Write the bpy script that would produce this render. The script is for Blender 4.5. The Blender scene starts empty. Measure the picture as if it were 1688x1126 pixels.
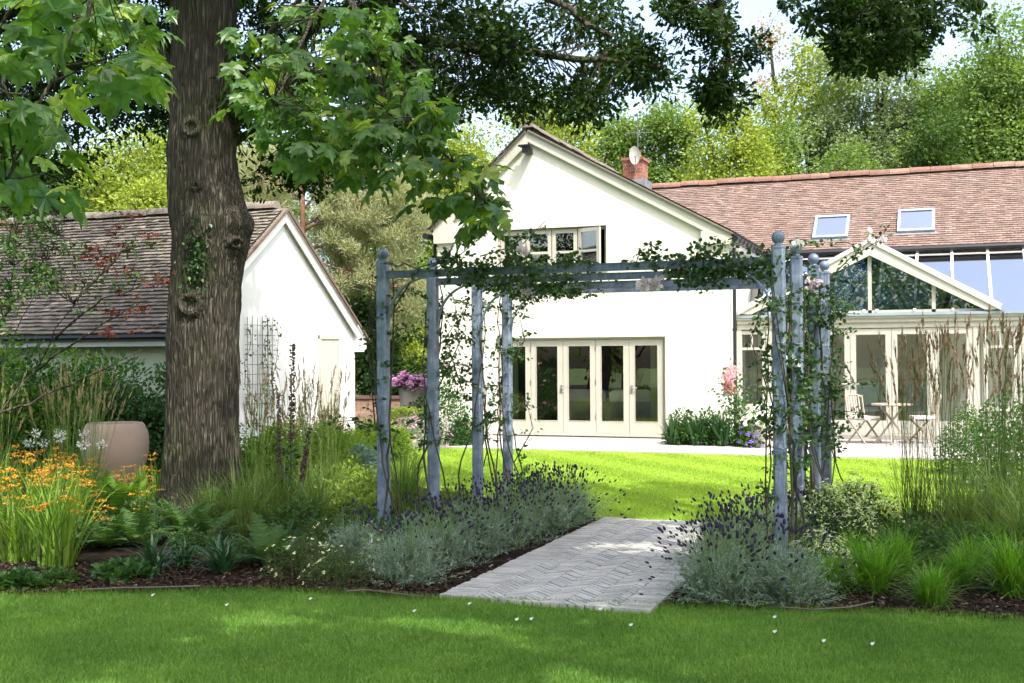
import bpy, math, random
import numpy as np
from mathutils import Vector, Matrix, noise as mnoise

scene = bpy.context.scene
COL = scene.collection
rad = math.radians
# ------------------------------------------------------------------ camera
F, IW, IH = 1900.0, 1688.0, 1126.0
CAM = Vector((0, 0, 1.65))
RM = Matrix.Rotation(rad(20.75), 3, 'Z') @ Matrix.Rotation(math.pi / 2 + math.atan(27 / F), 3, 'X') @ Matrix.Rotation(-.006, 3, 'Z')
cam = bpy.data.cameras.new('camera'); co = bpy.data.objects.new('camera', cam); COL.objects.link(co)
co.matrix_world = Matrix.Translation(CAM) @ RM.to_4x4()
cam.sensor_width = 36; cam.lens = F / IW * 36; cam.clip_start = .1; cam.clip_end = 600
scene.camera = co
# ------------------------------------------------------------------ light
SUN_EL, SUN_AZ = rad(56), rad(131)        # azimuth clockwise from +Y
w = bpy.data.worlds.new('World'); scene.world = w; w.use_nodes = True
nt = w.node_tree; bg = nt.nodes['Background']
sk = nt.nodes.new('ShaderNodeTexSky'); sk.sky_type = 'NISHITA'; sk.sun_disc = False
sk.sun_elevation = SUN_EL; sk.sun_rotation = SUN_AZ; sk.air_density = 1.0; sk.dust_density = 5.0; sk.ozone_density = 1.0
hs = nt.nodes.new('ShaderNodeHueSaturation'); hs.inputs['Saturation'].default_value = .88; hs.inputs['Value'].default_value = 1.3
nt.links.new(sk.outputs[0], hs.inputs['Color']); nt.links.new(hs.outputs[0], bg.inputs[0]); bg.inputs[1].default_value = .15
sl = bpy.data.lights.new('sun', 'SUN'); sl.energy = 2.3; sl.angle = rad(.53); sl.color = (1, .95, .86)
so = bpy.data.objects.new('sun', sl); COL.objects.link(so)
SD = Vector((math.sin(SUN_AZ) * math.cos(SUN_EL), math.cos(SUN_AZ) * math.cos(SUN_EL), math.sin(SUN_EL)))
so.rotation_euler = SD.to_track_quat('Z', 'Y').to_euler()
vs = scene.view_settings; vs.view_transform = 'Standard'; vs.look = 'None'; vs.gamma = 1; vs.exposure = 1.4
try: scene.cycles.max_bounces = 8; scene.cycles.transparent_max_bounces = 12; scene.cycles.caustics_reflective = False; scene.cycles.caustics_refractive = False
except Exception: pass

# ------------------------------------------------------------------ helpers: points seen in the photograph, put on real planes
def ray(x, y): return RM @ Vector(((x - 844) / F, -(y - 563) / F, -1))
def aY(x, y, Y): r = ray(x, y); return CAM + r * (Y / r.y)
def aX(x, y, X): r = ray(x, y); return CAM + r * (X / r.x)
def gz(x, y, z=0): r = ray(x, y); return CAM + r * ((z - 1.65) / r.z)
def aT(x, y, t): return CAM + ray(x, y) * t

class MB:
    """collects faces and links them as ONE mesh object"""
    def __init__(s): s.v = []; s.f = []; s.n = 0
    def add(s, v, f):
        v = np.asarray(v, float).reshape(-1, 3); s.v.append(v)
        if isinstance(f, np.ndarray): s.f.append(f + s.n)
        else:
            by = {}
            for q in f: by.setdefault(len(q), []).append(q)
            for q in by.values(): s.f.append(np.array(q) + s.n)
        s.n += len(v)
    def box(s, x0, x1, y0, y1, z0, z1):
        s.hexa([(x0, y0, z0), (x1, y0, z0), (x1, y1, z0), (x0, y1, z0), (x0, y0, z1), (x1, y0, z1), (x1, y1, z1), (x0, y1, z1)])
    def hexa(s, p): s.add(p, [(0, 3, 2, 1), (4, 5, 6, 7), (0, 1, 5, 4), (1, 2, 6, 5), (2, 3, 7, 6), (3, 0, 4, 7)])
    def bar(s, a, b, w, h, up=(0, 0, 1)):
        a, b, up = Vector(a), Vector(b), Vector(up); d = (b - a).normalized(); sd = d.cross(up).normalized(); u = sd.cross(d)
        c = []
        for p in (a, b):
            for i, j in ((-1, -1), (1, -1), (1, 1), (-1, 1)): c.append(p + sd * i * w / 2 + u * j * h / 2)
        s.hexa([c[0], c[1], c[2], c[3], c[4], c[5], c[6], c[7]])
    def prism(s, poly, d):
        """poly: 3D points in order, extruded by vector d"""
        n = len(poly); d = Vector(d); p = [Vector(q) for q in poly]; v = p + [q + d for q in p]
        f = [tuple(range(n))[::-1], tuple(range(n, 2 * n))] + [(i, (i + 1) % n, n + (i + 1) % n, n + i) for i in range(n)]
        s.add([tuple(q) for q in v], f)
    def tube(s, pts, r, sides=6, cap=True):
        pts = [Vector(p) for p in pts]; n = len(pts)
        r = [r] * n if np.isscalar(r) else list(r)
        V = []; up = None
        for i, p in enumerate(pts):
            d = (pts[min(i + 1, n - 1)] - pts[max(i - 1, 0)])
            d = d.normalized() if d.length > 1e-9 else Vector((0, 0, 1))
            if up is None: up = Vector((1, 0, 0)) if abs(d.x) < .8 else Vector((0, 1, 0))
            a = (up - d * up.dot(d)).normalized(); b = d.cross(a); up = a
            for k in range(sides):
                t = 2 * math.pi * k / sides; V.append(tuple(p + (a * math.cos(t) + b * math.sin(t)) * r[i]))
        f = [(i * sides + k, i * sides + (k + 1) % sides, (i + 1) * sides + (k + 1) % sides, (i + 1) * sides + k) for i in range(n - 1) for k in range(sides)]
        if cap: f += [tuple(range(sides))[::-1], tuple(range((n - 1) * sides, n * sides))]
        s.add(V, f)
    def lathe(s, prof, c=(0, 0, 0), sides=24):
        V = [(c[0] + r * math.cos(2 * math.pi * k / sides), c[1] + r * math.sin(2 * math.pi * k / sides), c[2] + z) for r, z in prof for k in range(sides)]
        s.add(V, [(i * sides + k, i * sides + (k + 1) % sides, (i + 1) * sides + (k + 1) % sides, (i + 1) * sides + k) for i in range(len(prof) - 1) for k in range(sides)])
    def inst(s, tv, tf, pos, fr, size):
        """many copies of one template: pos n*3, frames n*3*3 (rows side, axis, normal), size n or n*3"""
        tv = np.asarray(tv, float); n = len(pos); size = np.asarray(size, float)
        if size.ndim == 1: size = size[:, None] * np.ones((1, 3))
        loc = tv[None] * size[:, None, :]
        V = np.einsum('nkc,ncd->nkd', loc, fr) + np.asarray(pos)[:, None, :]
        off = (np.arange(n) * len(tv))
        by = {}
        for q in tf: by.setdefault(len(q), []).append(q)
        base = s.n; s.v.append(V.reshape(-1, 3)); s.n += n * len(tv)
        for k, q in by.items():
            q = np.array(q); s.f.append((q[None] + off[:, None, None] + base).reshape(-1, k))
    def build(s, name, mat, parent=None, smooth=False, at=None):
        """parent: thing or part; its world place is taken off the coordinates.  at: own origin of a one-mesh thing"""
        V = np.concatenate(s.v); off = np.zeros(3)
        q = parent
        while q is not None: off += np.array(q.location); q = q.parent
        if at is not None: off = np.array(at, float)
        V = V - off
        me = bpy.data.meshes.new(name)
        nl = sum(f.size for f in s.f); nf = sum(len(f) for f in s.f)
        me.vertices.add(len(V)); me.vertices.foreach_set('co', V.astype(np.float32).ravel())
        me.loops.add(nl); me.loops.foreach_set('vertex_index', np.concatenate([f.ravel() for f in s.f]).astype(np.int32))
        me.polygons.add(nf)
        ks = np.concatenate([np.full(len(f), f.shape[1]) for f in s.f]); st = np.concatenate([[0], np.cumsum(ks)[:-1]])
        me.polygons.foreach_set('loop_start', st.astype(np.int32))
        me.polygons.foreach_set('use_smooth', np.full(nf, bool(smooth)))
        me.update(calc_edges=True)
        if mat: me.materials.append(mat)
        o = bpy.data.objects.new(name, me); COL.objects.link(o)
        if parent: o.parent = parent
        elif at is not None: o.location = at
        return o

def tag(o, label=None, cat=None, group=None, kind=None):
    if label: o['label'] = label
    if cat: o['category'] = cat
    if group: o['group'] = group
    if kind: o['kind'] = kind
    return o
def thing(name, loc, label=None, cat=None, group=None):
    o = bpy.data.objects.new(name, None); COL.objects.link(o); o.location = loc; o.empty_display_size = .2
    return tag(o, label, cat, group)
def copy_tree(o, parent=None):
    c = o.copy(); COL.objects.link(c); c.parent = parent
    for k in [x for x in KIDS.get(o.name, o.children)]: copy_tree(k, c)
    return c
KIDS = {}

# ------------------------------------------------------------------ materials
def srgb(h):
    h = h.lstrip('#'); c = [int(h[i:i + 2], 16) / 255 for i in (0, 2, 4)]
    return tuple(x / 12.92 if x <= .04045 else ((x + .055) / 1.055) ** 2.4 for x in c)
def newmat(name):
    m = bpy.data.materials.new(name); m.use_nodes = True; t = m.node_tree
    return m, t, t.nodes['Principled BSDF'], t.nodes['Material Output']
def ramp(t, fac, cols, pos=None):
    r = t.nodes.new('ShaderNodeValToRGB'); e = r.color_ramp.elements
    n = len(cols); pos = pos or [i / (n - 1) for i in range(n)]
    while len(e) < n: e.new(.5)
    for i in range(n): e[i].position = pos[i]; e[i].color = (*cols[i], 1)
    t.links.new(fac, r.inputs[0]); return r.outputs[0]
def texco(t, scale=(1, 1, 1), kind='Object'):
    tc = t.nodes.new('ShaderNodeTexCoord'); mp = t.nodes.new('ShaderNodeMapping'); mp.inputs['Scale'].default_value = scale
    t.links.new(tc.outputs[kind], mp.inputs[0]); return mp.outputs[0]
def noise(t, vec, scale, detail=4, rough=.55, dist=0):
    n = t.nodes.new('ShaderNodeTexNoise'); n.inputs['Scale'].default_value = scale; n.inputs['Detail'].default_value = detail
    n.inputs['Roughness'].default_value = rough; n.inputs['Distortion'].default_value = dist
    t.links.new(vec, n.inputs['Vector']); return n.outputs[0]
def mixc(t, fac, a, b, mode='MIX'):
    m = t.nodes.new('ShaderNodeMix'); m.data_type = 'RGBA'; m.blend_type = mode
    if isinstance(fac, (int, float)): m.inputs[0].default_value = fac
    else: t.links.new(fac, m.inputs[0])
    for s, x in ((6, a), (7, b)):
        if isinstance(x, tuple): m.inputs[s].default_value = (*x, 1) if len(x) == 3 else x
        else: t.links.new(x, m.inputs[s])
    return m.outputs[2]
def bump(t, bs, h, strength=.4, dist=.01):
    b = t.nodes.new('ShaderNodeBump'); b.inputs['Strength'].default_value = strength; b.inputs['Distance'].default_value = dist
    t.links.new(h, b.inputs['Height']); t.links.new(b.outputs[0], bs.inputs['Normal'])
def mat(name, c1, c2=None, scale=6, rough=.6, bmp=0, bscale=40, metal=0, spec=.5, stretch=(1, 1, 1), bdist=.01, emit=None):
    m, t, b, o = newmat(name); v = texco(t, stretch)
    b.inputs['Roughness'].default_value = rough; b.inputs['Metallic'].default_value = metal; b.inputs['Specular IOR Level'].default_value = spec
    if c2: t.links.new(ramp(t, noise(t, v, scale), [c1, c2], [.35, .65]), b.inputs['Base Color'])
    else: b.inputs['Base Color'].default_value = (*c1, 1)
    if bmp: bump(t, b, noise(t, v, bscale, 5), bmp, bdist)
    if emit: b.inputs['Emission Color'].default_value = (*c1, 1); b.inputs['Emission Strength'].default_value = emit
    return m
def island(t):
    g = t.nodes.new('ShaderNodeNewGeometry'); return g.outputs['Random Per Island']
def leafmat(name, cols, trans=.35, rough=.45, spec=.35, tcol=None, pos=None, nscale=0):
    m, t, b, o = newmat(name); c = ramp(t, island(t), cols, pos)
    if nscale:
        n = ramp(t, noise(t, texco(t), nscale, 3), [(.55, .6, .5), (1.25, 1.2, 1.1)], [.35, .65]); c = mixc(t, 1.0, c, n, 'MULTIPLY')
    t.links.new(c, b.inputs['Base Color']); b.inputs['Roughness'].default_value = rough; b.inputs['Specular IOR Level'].default_value = spec
    tr = t.nodes.new('ShaderNodeBsdfTranslucent')
    tc = mixc(t, 1.0, c, tcol or (1.5, 1.6, .5), 'MULTIPLY'); t.links.new(tc, tr.inputs[0])
    mx = t.nodes.new('ShaderNodeMixShader'); mx.inputs[0].default_value = trans
    t.links.new(b.outputs[0], mx.inputs[1]); t.links.new(tr.outputs[0], mx.inputs[2]); t.links.new(mx.outputs[0], o.inputs[0])
    return m
def glassmat(name, tint=(1, 1, 1), refl=.12, rough=.0):
    m, t, b, o = newmat(name); t.nodes.remove(b)
    tr = t.nodes.new('ShaderNodeBsdfTransparent'); tr.inputs[0].default_value = (*tint, 1)
    gl = t.nodes.new('ShaderNodeBsdfGlossy'); gl.inputs['Roughness'].default_value = rough
    lw = t.nodes.new('ShaderNodeFresnel'); lw.inputs[0].default_value = 1.5
    ma = t.nodes.new('ShaderNodeMath'); ma.operation = 'ADD'; ma.use_clamp = True; ma.inputs[1].default_value = refl
    t.links.new(lw.outputs[0], ma.inputs[0]); mx = t.nodes.new('ShaderNodeMixShader')
    t.links.new(ma.outputs[0], mx.inputs[0]); t.links.new(tr.outputs[0], mx.inputs[1]); t.links.new(gl.outputs[0], mx.inputs[2]); t.links.new(mx.outputs[0], o.inputs[0])
    return m

M = {}
def stucco(name, c, c2):
    m, t, b, o = newmat(name); v = texco(t)
    t.links.new(ramp(t, noise(t, v, .9, 5), [c2, c], [.3, .55]), b.inputs['Base Color']); b.inputs['Roughness'].default_value = .85; b.inputs['Specular IOR Level'].default_value = .2
    bump(t, b, noise(t, v, 55, 6, .65), .35, .008); return m
M['wall'] = stucco('cream_render', (.63, .635, .565), (.595, .60, .53))
M['gwall'] = stucco('white_render', (.64, .65, .65), (.60, .61, .61))
M['board'] = mat('painted_board', (.50, .495, .44), (.46, .455, .40), 3, .45)
M['frame'] = mat('cream_paint', (.44, .43, .375), (.41, .40, .345), 3, .4)
M['cframe'] = mat('ivory_paint', (.44, .435, .385), (.41, .405, .355), 3, .4)
M['white'] = mat('white_paint', (.8, .8, .78), None, rough=.4)
M['black'] = mat('black_gutter', (.012, .012, .013), None, rough=.35)
M['glass'] = glassmat('window_glass', (.9, .95, .92), .17)
M['cglass'] = glassmat('conservatory_glass', (.93, .97, .96), .07)
M['gglass'] = glassmat('blue_reflection_glass', (.50, .66, .74), .22)  # gable panes: their blue reflection is put into the tint
M['rglass'] = glassmat('roof_glass', (.95, .97, 1), .8)
M['lead'] = mat('grey_blue_flashing', (.30, .37, .43), (.24, .30, .36), 5, .5, metal=.2)
M['lead_dark'] = mat('lead_flashing', (.2, .21, .23), (.13, .14, .15), 5, .6)
M['steel'] = mat('brushed_steel', (.5, .5, .48), None, rough=.35, metal=1)
def tilemat(name, cols, moss, msc=1.5, mpos=(.55, .7)):
    m, t, b, o = newmat(name); c = ramp(t, island(t), cols)
    v = texco(t); n = noise(t, v, msc, 6, .65)
    f = ramp(t, n, [(0, 0, 0), (1, 1, 1)], mpos); c = mixc(t, f, c, moss)
    n2 = ramp(t, noise(t, v, 30, 3), [(.7, .7, .7), (1.2, 1.2, 1.2)], [.3, .7]); c = mixc(t, 1.0, c, n2, 'MULTIPLY')
    t.links.new(c, b.inputs['Base Color']); b.inputs['Roughness'].default_value = .85; b.inputs['Specular IOR Level'].default_value = .25
    bump(t, b, noise(t, v, 60, 4), .4, .006); return m
M['tile'] = tilemat('clay_tiles', [(.215, .145, .12), (.18, .12, .10), (.24, .17, .14), (.14, .095, .08), (.20, .14, .115), (.255, .195, .165)], (.17, .14, .12), 1.2, (.5, .85))
M['gtile'] = tilemat('lichened_tiles', [(.21, .185, .155), (.16, .135, .115), (.26, .23, .185), (.12, .10, .085), (.21, .175, .145)], (.12, .13, .07), 1.6, (.55, .8))
M['ridge'] = tilemat('ridge_tiles', [(.22, .125, .095), (.18, .10, .08), (.25, .155, .12)], (.25, .2, .15), 2)
M['gridge'] = tilemat('mossy_ridge_tiles', [(.2, .18, .15), (.16, .14, .12), (.25, .22, .18)], (.08, .10, .05), 2)
M['brick'] = None
def brickmat(name, c1, c2, mortar, sc=1.0):
    m, t, b, o = newmat(name); v = texco(t, (1, 1, 1))
    sep = t.nodes.new('ShaderNodeSeparateXYZ'); t.links.new(v, sep.inputs[0]); ad = t.nodes.new('ShaderNodeMath'); t.links.new(sep.outputs[0], ad.inputs[0]); t.links.new(sep.outputs[1], ad.inputs[1])
    cb = t.nodes.new('ShaderNodeCombineXYZ'); t.links.new(ad.outputs[0], cb.inputs[0]); t.links.new(sep.outputs[2], cb.inputs[1])
    bt = t.nodes.new('ShaderNodeTexBrick'); bt.inputs['Scale'].default_value = sc; bt.inputs['Brick Width'].default_value = .225; bt.inputs['Row Height'].default_value = .075; bt.inputs['Mortar Size'].default_value = .006
    bt.inputs['Color1'].default_value = (*c1, 1); bt.inputs['Color2'].default_value = (*c2, 1); bt.inputs['Mortar'].default_value = (*mortar, 1)
    t.links.new(cb.outputs[0], bt.inputs[0])
    n2 = ramp(t, noise(t, v, 9, 4), [(.6, .6, .6), (1.3, 1.3, 1.3)], [.3, .7])
    t.links.new(mixc(t, 1.0, bt.outputs[0], n2, 'MULTIPLY'), b.inputs['Base Color']); b.inputs['Roughness'].default_value = .85; bump(t, b, noise(t, v, 50), .5, .01); return m
M['brick'] = brickmat('red_brick', (.30, .11, .06), (.23, .08, .05), (.24, .21, .19))
M['brick2'] = brickmat('pale_brick', (.42, .26, .18), (.34, .2, .14), (.36, .32, .27))
# galvanised blue-grey metal
m, t, b, o = newmat('blue_grey_metal'); v = texco(t)
c = ramp(t, noise(t, v, 7, 6, .7), [(.10, .135, .20), (.20, .25, .34), (.34, .40, .49)], [.3, .5, .72])
c2 = ramp(t, noise(t, texco(t, (30, 30, 2)), 2, 4), [(.75, .78, .8), (1.15, 1.12, 1.1)], [.35, .65]); t.links.new(mixc(t, 1.0, c, c2, 'MULTIPLY'), b.inputs['Base Color'])
b.inputs['Roughness'].default_value = .5; b.inputs['Metallic'].default_value = .15; bump(t, b, noise(t, v, 60, 4), .2, .004); M['post'] = m

# lawn
def lawnmat(name, base, dark, stripe):
    m, t, b, o = newmat(name); v = texco(t)
    c = ramp(t, noise(t, v, 1.1, 5, .6), [dark, base], [.35, .65])
    c = mixc(t, 1.0, c, ramp(t, noise(t, v, 90, 3, .7), [(.55, .62, .5), (1.35, 1.3, 1.2)], [.3, .7]), 'MULTIPLY')
    mp = t.nodes.new('ShaderNodeMapping'); mp.inputs['Rotation'].default_value = (0, 0, rad(-42)); t.links.new(v, mp.inputs[0])
    wv = t.nodes.new('ShaderNodeTexWave'); wv.inputs['Scale'].default_value = .30; wv.inputs['Distortion'].default_value = .25; t.links.new(mp.outputs[0], wv.inputs[0])
    c = mixc(t, 1.0, c, ramp(t, wv.outputs[1], [(1 - stripe,) * 3, (1 + stripe,) * 3], [.42, .58]), 'MULTIPLY')
    t.links.new(c, b.inputs['Base Color']); b.inputs['Roughness'].default_value = .9; b.inputs['Specular IOR Level'].default_value = .1
    bump(t, b, noise(t, v, 120, 3), .6, .02); return m
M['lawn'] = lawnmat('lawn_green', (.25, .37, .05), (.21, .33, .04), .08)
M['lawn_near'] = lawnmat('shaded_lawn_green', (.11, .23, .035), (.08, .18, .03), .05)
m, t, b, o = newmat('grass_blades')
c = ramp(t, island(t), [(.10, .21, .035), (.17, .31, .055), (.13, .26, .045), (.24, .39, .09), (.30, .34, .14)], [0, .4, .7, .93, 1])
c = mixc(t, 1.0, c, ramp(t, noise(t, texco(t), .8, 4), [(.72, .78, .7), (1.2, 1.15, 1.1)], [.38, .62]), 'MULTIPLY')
t.links.new(c, b.inputs['Base Color']); b.inputs['Roughness'].default_value = .55; b.inputs['Specular IOR Level'].default_value = .25
tr = t.nodes.new('ShaderNodeBsdfTranslucent'); t.links.new(mixc(t, 1., c, (1.4, 1.5, .6), 'MULTIPLY'), tr.inputs[0]); mx = t.nodes.new('ShaderNodeMixShader'); mx.inputs[0].default_value = .35
t.links.new(b.outputs[0], mx.inputs[1]); t.links.new(tr.outputs[0], mx.inputs[2]); t.links.new(mx.outputs[0], o.inputs[0]); M['blades'] = m
m, t, b, o = newmat('dark_soil'); v = texco(t)
t.links.new(ramp(t, noise(t, v, 35, 6, .7), [(.006, .004, .003), (.022, .015, .011), (.055, .038, .026)], [.3, .5, .75]), b.inputs['Base Color']); b.inputs['Roughness'].default_value = .95; b.inputs['Specular IOR Level'].default_value = .1
bump(t, b, noise(t, v, 45, 6, .7), 1, .03); M['soil'] = m
M['chip'] = leafmat('mulch_chips', [(.02, .012, .008), (.05, .03, .02), (.03, .02, .015), (.10, .065, .045), (.20, .16, .12)], .0, .9, .1, pos=[0, .3, .6, .9, 1])
m, t, b, o = newmat('clay_pavers'); v = texco(t)
c = ramp(t, island(t), [(.48, .47, .44), (.40, .39, .37), (.52, .51, .475), (.44, .43, .40), (.47, .45, .42)])
c = mixc(t, 1., c, ramp(t, noise(t, v, 4, 6, .65), [(.7, .72, .7), (1.1, 1.1, 1.1)], [.3, .65]), 'MULTIPLY')
c = mixc(t, 1., c, ramp(t, noise(t, v, 60, 4), [(.8, .8, .8), (1.1, 1.1, 1.1)], [.3, .7]), 'MULTIPLY')
t.links.new(c, b.inputs['Base Color']); b.inputs['Roughness'].default_value = .85; bump(t, b, noise(t, v, 50, 4), .4, .006); M['paver'] = m
M['joint'] = mat('dark_joint', (.07, .065, .055), (.05, .055, .04), 9, .95)
M['patio'] = mat('pale_stone', (.44, .42, .38), (.39, .37, .33), 1.5, .8, .3, 30)
M['patio_dark'] = mat('grey_stone', (.32, .31, .29), (.26, .25, .24), 6, .85, .3, 30)
# bark
def barkmat(name, cols, sx=9, sz=1.3, d=.03):
    m, t, b, o = newmat(name); v = texco(t, (sx, sx, sz))
    n = noise(t, v, 2.2, 6, .62, .6); n2 = noise(t, texco(t), 1.3, 4)
    vo = t.nodes.new('ShaderNodeTexVoronoi'); vo.feature = 'DISTANCE_TO_EDGE'; vo.inputs['Scale'].default_value = 2.6
    nv = t.nodes.new('ShaderNodeTexNoise'); nv.inputs['Scale'].default_value = 1.5; t.links.new(v, nv.inputs[0])
    va = t.nodes.new('ShaderNodeVectorMath'); va.operation = 'MULTIPLY_ADD'; va.inputs[1].default_value = (.7, .7, .7); t.links.new(nv.outputs[1], va.inputs[0]); t.links.new(v, va.inputs[2]); t.links.new(va.outputs[0], vo.inputs[0])
    cr = ramp(t, vo.outputs[0], [(0, 0, 0), (1, 1, 1)], [0, .38])
    h = t.nodes.new('ShaderNodeMath'); h.operation = 'MULTIPLY_ADD'; h.inputs[1].default_value = .5; t.links.new(n, h.inputs[0]); t.links.new(cr, h.inputs[2])
    c = ramp(t, h.outputs[0], cols, [.15, .75, 1.35])
    c = mixc(t, ramp(t, n2, [(0, 0, 0), (.7, .7, .7)], [.5, .75]), c, (.075, .085, .035))
    t.links.new(c, b.inputs['Base Color']); b.inputs['Roughness'].default_value = .9; b.inputs['Specular IOR Level'].default_value = .15
    bump(t, b, h.outputs[0], 1., d); return m
M['bark'] = barkmat('furrowed_bark', [(.045, .039, .031), (.098, .086, .069), (.14, .126, .103)], 13, 1.15, .035)
M['bark2'] = barkmat('grey_bark', [(.03, .026, .02), (.08, .07, .055), (.13, .11, .09)], 5, 1.5)
M['pinebark'] = mat('orange_pine_bark', (.30, .16, .10), (.19, .11, .08), 4, .9, .6, 12)
# foliage
G = lambda *c: [tuple(x) for x in c]
M['maple'] = leafmat('maple_leaves', G((.06, .14, .04), (.11, .21, .055), (.085, .19, .08), (.18, .29, .06), (.32, .40, .10)), .45, .38, .5, nscale=14, pos=[0, .3, .6, .85, 1])
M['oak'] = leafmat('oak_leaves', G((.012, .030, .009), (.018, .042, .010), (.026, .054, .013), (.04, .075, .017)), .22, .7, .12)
M['tree_a'] = leafmat('yellow_green_leaves', G((.19, .25, .045), (.26, .32, .06), (.31, .36, .08), (.14, .20, .04)), .34, .7, .1)
M['tree_b'] = leafmat('mid_green_leaves', G((.11, .18, .05), (.15, .23, .065), (.19, .27, .085), (.08, .14, .04)), .34, .7, .1)
M['tree_c'] = leafmat('grey_green_leaves', G((.15, .20, .10), (.19, .245, .135), (.23, .29, .165), (.11, .16, .075)), .34, .7, .1)
M['tree_d'] = leafmat('dark_green_leaves', G((.03, .065, .018), (.05, .095, .025), (.08, .13, .03)), .3, .6, .15)
M['tree_r'] = leafmat('russet_leaves', G((.32, .20, .12), (.38, .26, .2), (.28, .22, .1)), .35, .6, .15)
M['pine'] = leafmat('pine_needles', G((.28, .31, .17), (.33, .35, .21), (.24, .27, .14), (.36, .36, .22)), .3, .6, .15)
M['shrub'] = leafmat('glossy_shrub_leaves', G((.03, .085, .025), (.05, .13, .035), (.08, .17, .04), (.02, .06, .02)), .3, .4, .4)
M['shrub_l'] = leafmat('light_shrub_leaves', G((.16, .25, .04), (.24, .33, .05), (.12, .20, .03), (.30, .36, .09)), .35, .5, .25)
M['lav'] = leafmat('silver_lavender_leaves', G((.17, .25, .19), (.25, .33, .26), (.12, .18, .13), (.34, .43, .34)), .2, .7, .15)
M['lavf'] = leafmat('dark_purple_flowers', G((.03, .024, .05), (.045, .032, .075), (.025, .02, .04), (.08, .06, .12)), .1, .8, .1)
M['crol'] = leafmat('sword_leaves', G((.13, .25, .03), (.20, .33, .045), (.09, .18, .025), (.26, .36, .07)), .4, .5, .25)
M['orange'] = leafmat('orange_petals', G((.75, .38, .03), (.8, .46, .06), (.7, .28, .03), (.82, .55, .12)), .35, .5, .2, tcol=(1.1, 1, .8))
M['fern'] = leafmat('fern_fronds', G((.09, .19, .03), (.14, .27, .04), (.20, .33, .05)), .4, .6, .15)
M['fernd'] = leafmat('dark_fern_fronds', G((.04, .10, .03), (.07, .15, .04), (.05, .12, .03), (.12, .14, .05)), .3, .6, .2)
M['strap'] = leafmat('strap_leaves', G((.02, .065, .025), (.035, .095, .035), (.055, .13, .045)), .2, .35, .5)
M['reed'] = leafmat('grass_stalks', G((.12, .21, .05), (.18, .28, .065), (.08, .15, .035), (.27, .30, .12)), .3, .6, .2)
M['reedd'] = leafmat('dark_grass_stalks', G((.05, .09, .03), (.08, .13, .04), (.035, .06, .02), (.13, .15, .06)), .3, .6, .2)
M['seed'] = leafmat('brown_seed_heads', G((.16, .11, .075), (.24, .17, .12), (.12, .08, .06), (.32, .24, .17)), .25, .8, .1)
M['straw'] = leafmat('straw_seed_heads', G((.34, .28, .16), (.42, .36, .22), (.26, .21, .12)), .25, .8, .1)
M['tuss'] = leafmat('bright_grass', G((.10, .24, .02), (.16, .34, .03), (.07, .17, .02), (.22, .38, .05)), .4, .5, .2)
M['cream'] = leafmat('pale_yellow_petals', G((.72, .72, .38), (.8, .8, .52), (.66, .68, .3)), .3, .6, .1, tcol=(1, 1, .8))
M['whitef'] = leafmat('white_petals', G((.8, .82, .78), (.74, .78, .72), (.84, .84, .78)), .3, .6, .1, tcol=(1, 1, 1))
M['pink'] = leafmat('pink_petals', G((.8, .36, .42), (.82, .48, .52), (.75, .28, .36)), .3, .6, .1, tcol=(1, 1, 1))
M['palepink'] = leafmat('pale_pink_petals', G((.78, .66, .70), (.82, .74, .76), (.7, .58, .64)), .3, .6, .1, tcol=(1, 1, 1))
M['mauve'] = leafmat('mauve_petals', G((.62, .28, .52), (.68, .40, .62), (.55, .25, .45)), .3, .6, .1, tcol=(1, 1, 1))
M['violet'] = leafmat('violet_petals', G((.20, .14, .60), (.28, .2, .7), (.35, .22, .62)), .3, .6, .1, tcol=(1, 1, 1))
M['rose'] = leafmat('rose_leaves', G((.02, .055, .018), (.035, .085, .025), (.055, .11, .03), (.10, .17, .04)), .3, .4, .45, pos=[0, .4, .8, 1])
M['cane'] = mat('rose_canes', (.035, .035, .018), (.06, .05, .03), 8, .8)
M['stem'] = mat('green_stems', (.07, .12, .03), None, rough=.7)
M['var'] = leafmat('variegated_leaves', G((.50, .56, .30), (.66, .70, .44), (.38, .46, .2), (.2, .32, .1)), .3, .5, .2)
M['red'] = leafmat('red_leaves', G((.16, .035, .03), (.24, .06, .04), (.12, .04, .03), (.10, .10, .03)), .4, .5, .25, tcol=(1.5, .9, .7))
M['blueg'] = leafmat('blue_grey_leaves', G((.18, .27, .25), (.26, .36, .33), (.12, .2, .18)), .2, .6, .2)
M['pot'] = mat('taupe_pot', (.50, .37, .28), (.44, .325, .245), 3, .75, .2, 40)
M['potw'] = mat('pale_pot', (.62, .58, .5), (.56, .52, .45), 3, .7)
M['teak'] = mat('weathered_teak', (.36, .31, .25), (.27, .235, .19), 10, .75, .2, 30, stretch=(1, 1, 1))
M['cushion'] = mat('white_cushion', (.78, .77, .72), (.72, .71, .66), 6, .85)
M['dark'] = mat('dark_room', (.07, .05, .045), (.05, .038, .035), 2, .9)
M['room'] = mat('pale_room', (.8, .77, .68), (.76, .73, .64), 1, .9)
M['floor_in'] = mat('stone_floor', (.6, .57, .5), (.56, .53, .46), 2, .6)
M['sofa'] = mat('beige_sofa', (.5, .46, .38), (.45, .41, .34), 5, .9)
M['curtain'] = mat('green_curtain', (.50, .54, .36), (.42, .46, .28), 3, .9)
M['redroom'] = mat('dark_red_wall', (.10, .025, .02), None, rough=.9)
M['chairblue'] = mat('pale_blue_fabric', (.60, .68, .68), None, rough=.9)
M['oakwood'] = mat('light_wood', (.45, .34, .22), (.38, .28, .18), 8, .5)
M['shade'] = mat('cream_lamp_shade', (.8, .78, .7), None, rough=.8)
M['wire'] = mat('grey_wire', (.15, .16, .16), None, rough=.5, metal=.6)
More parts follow.
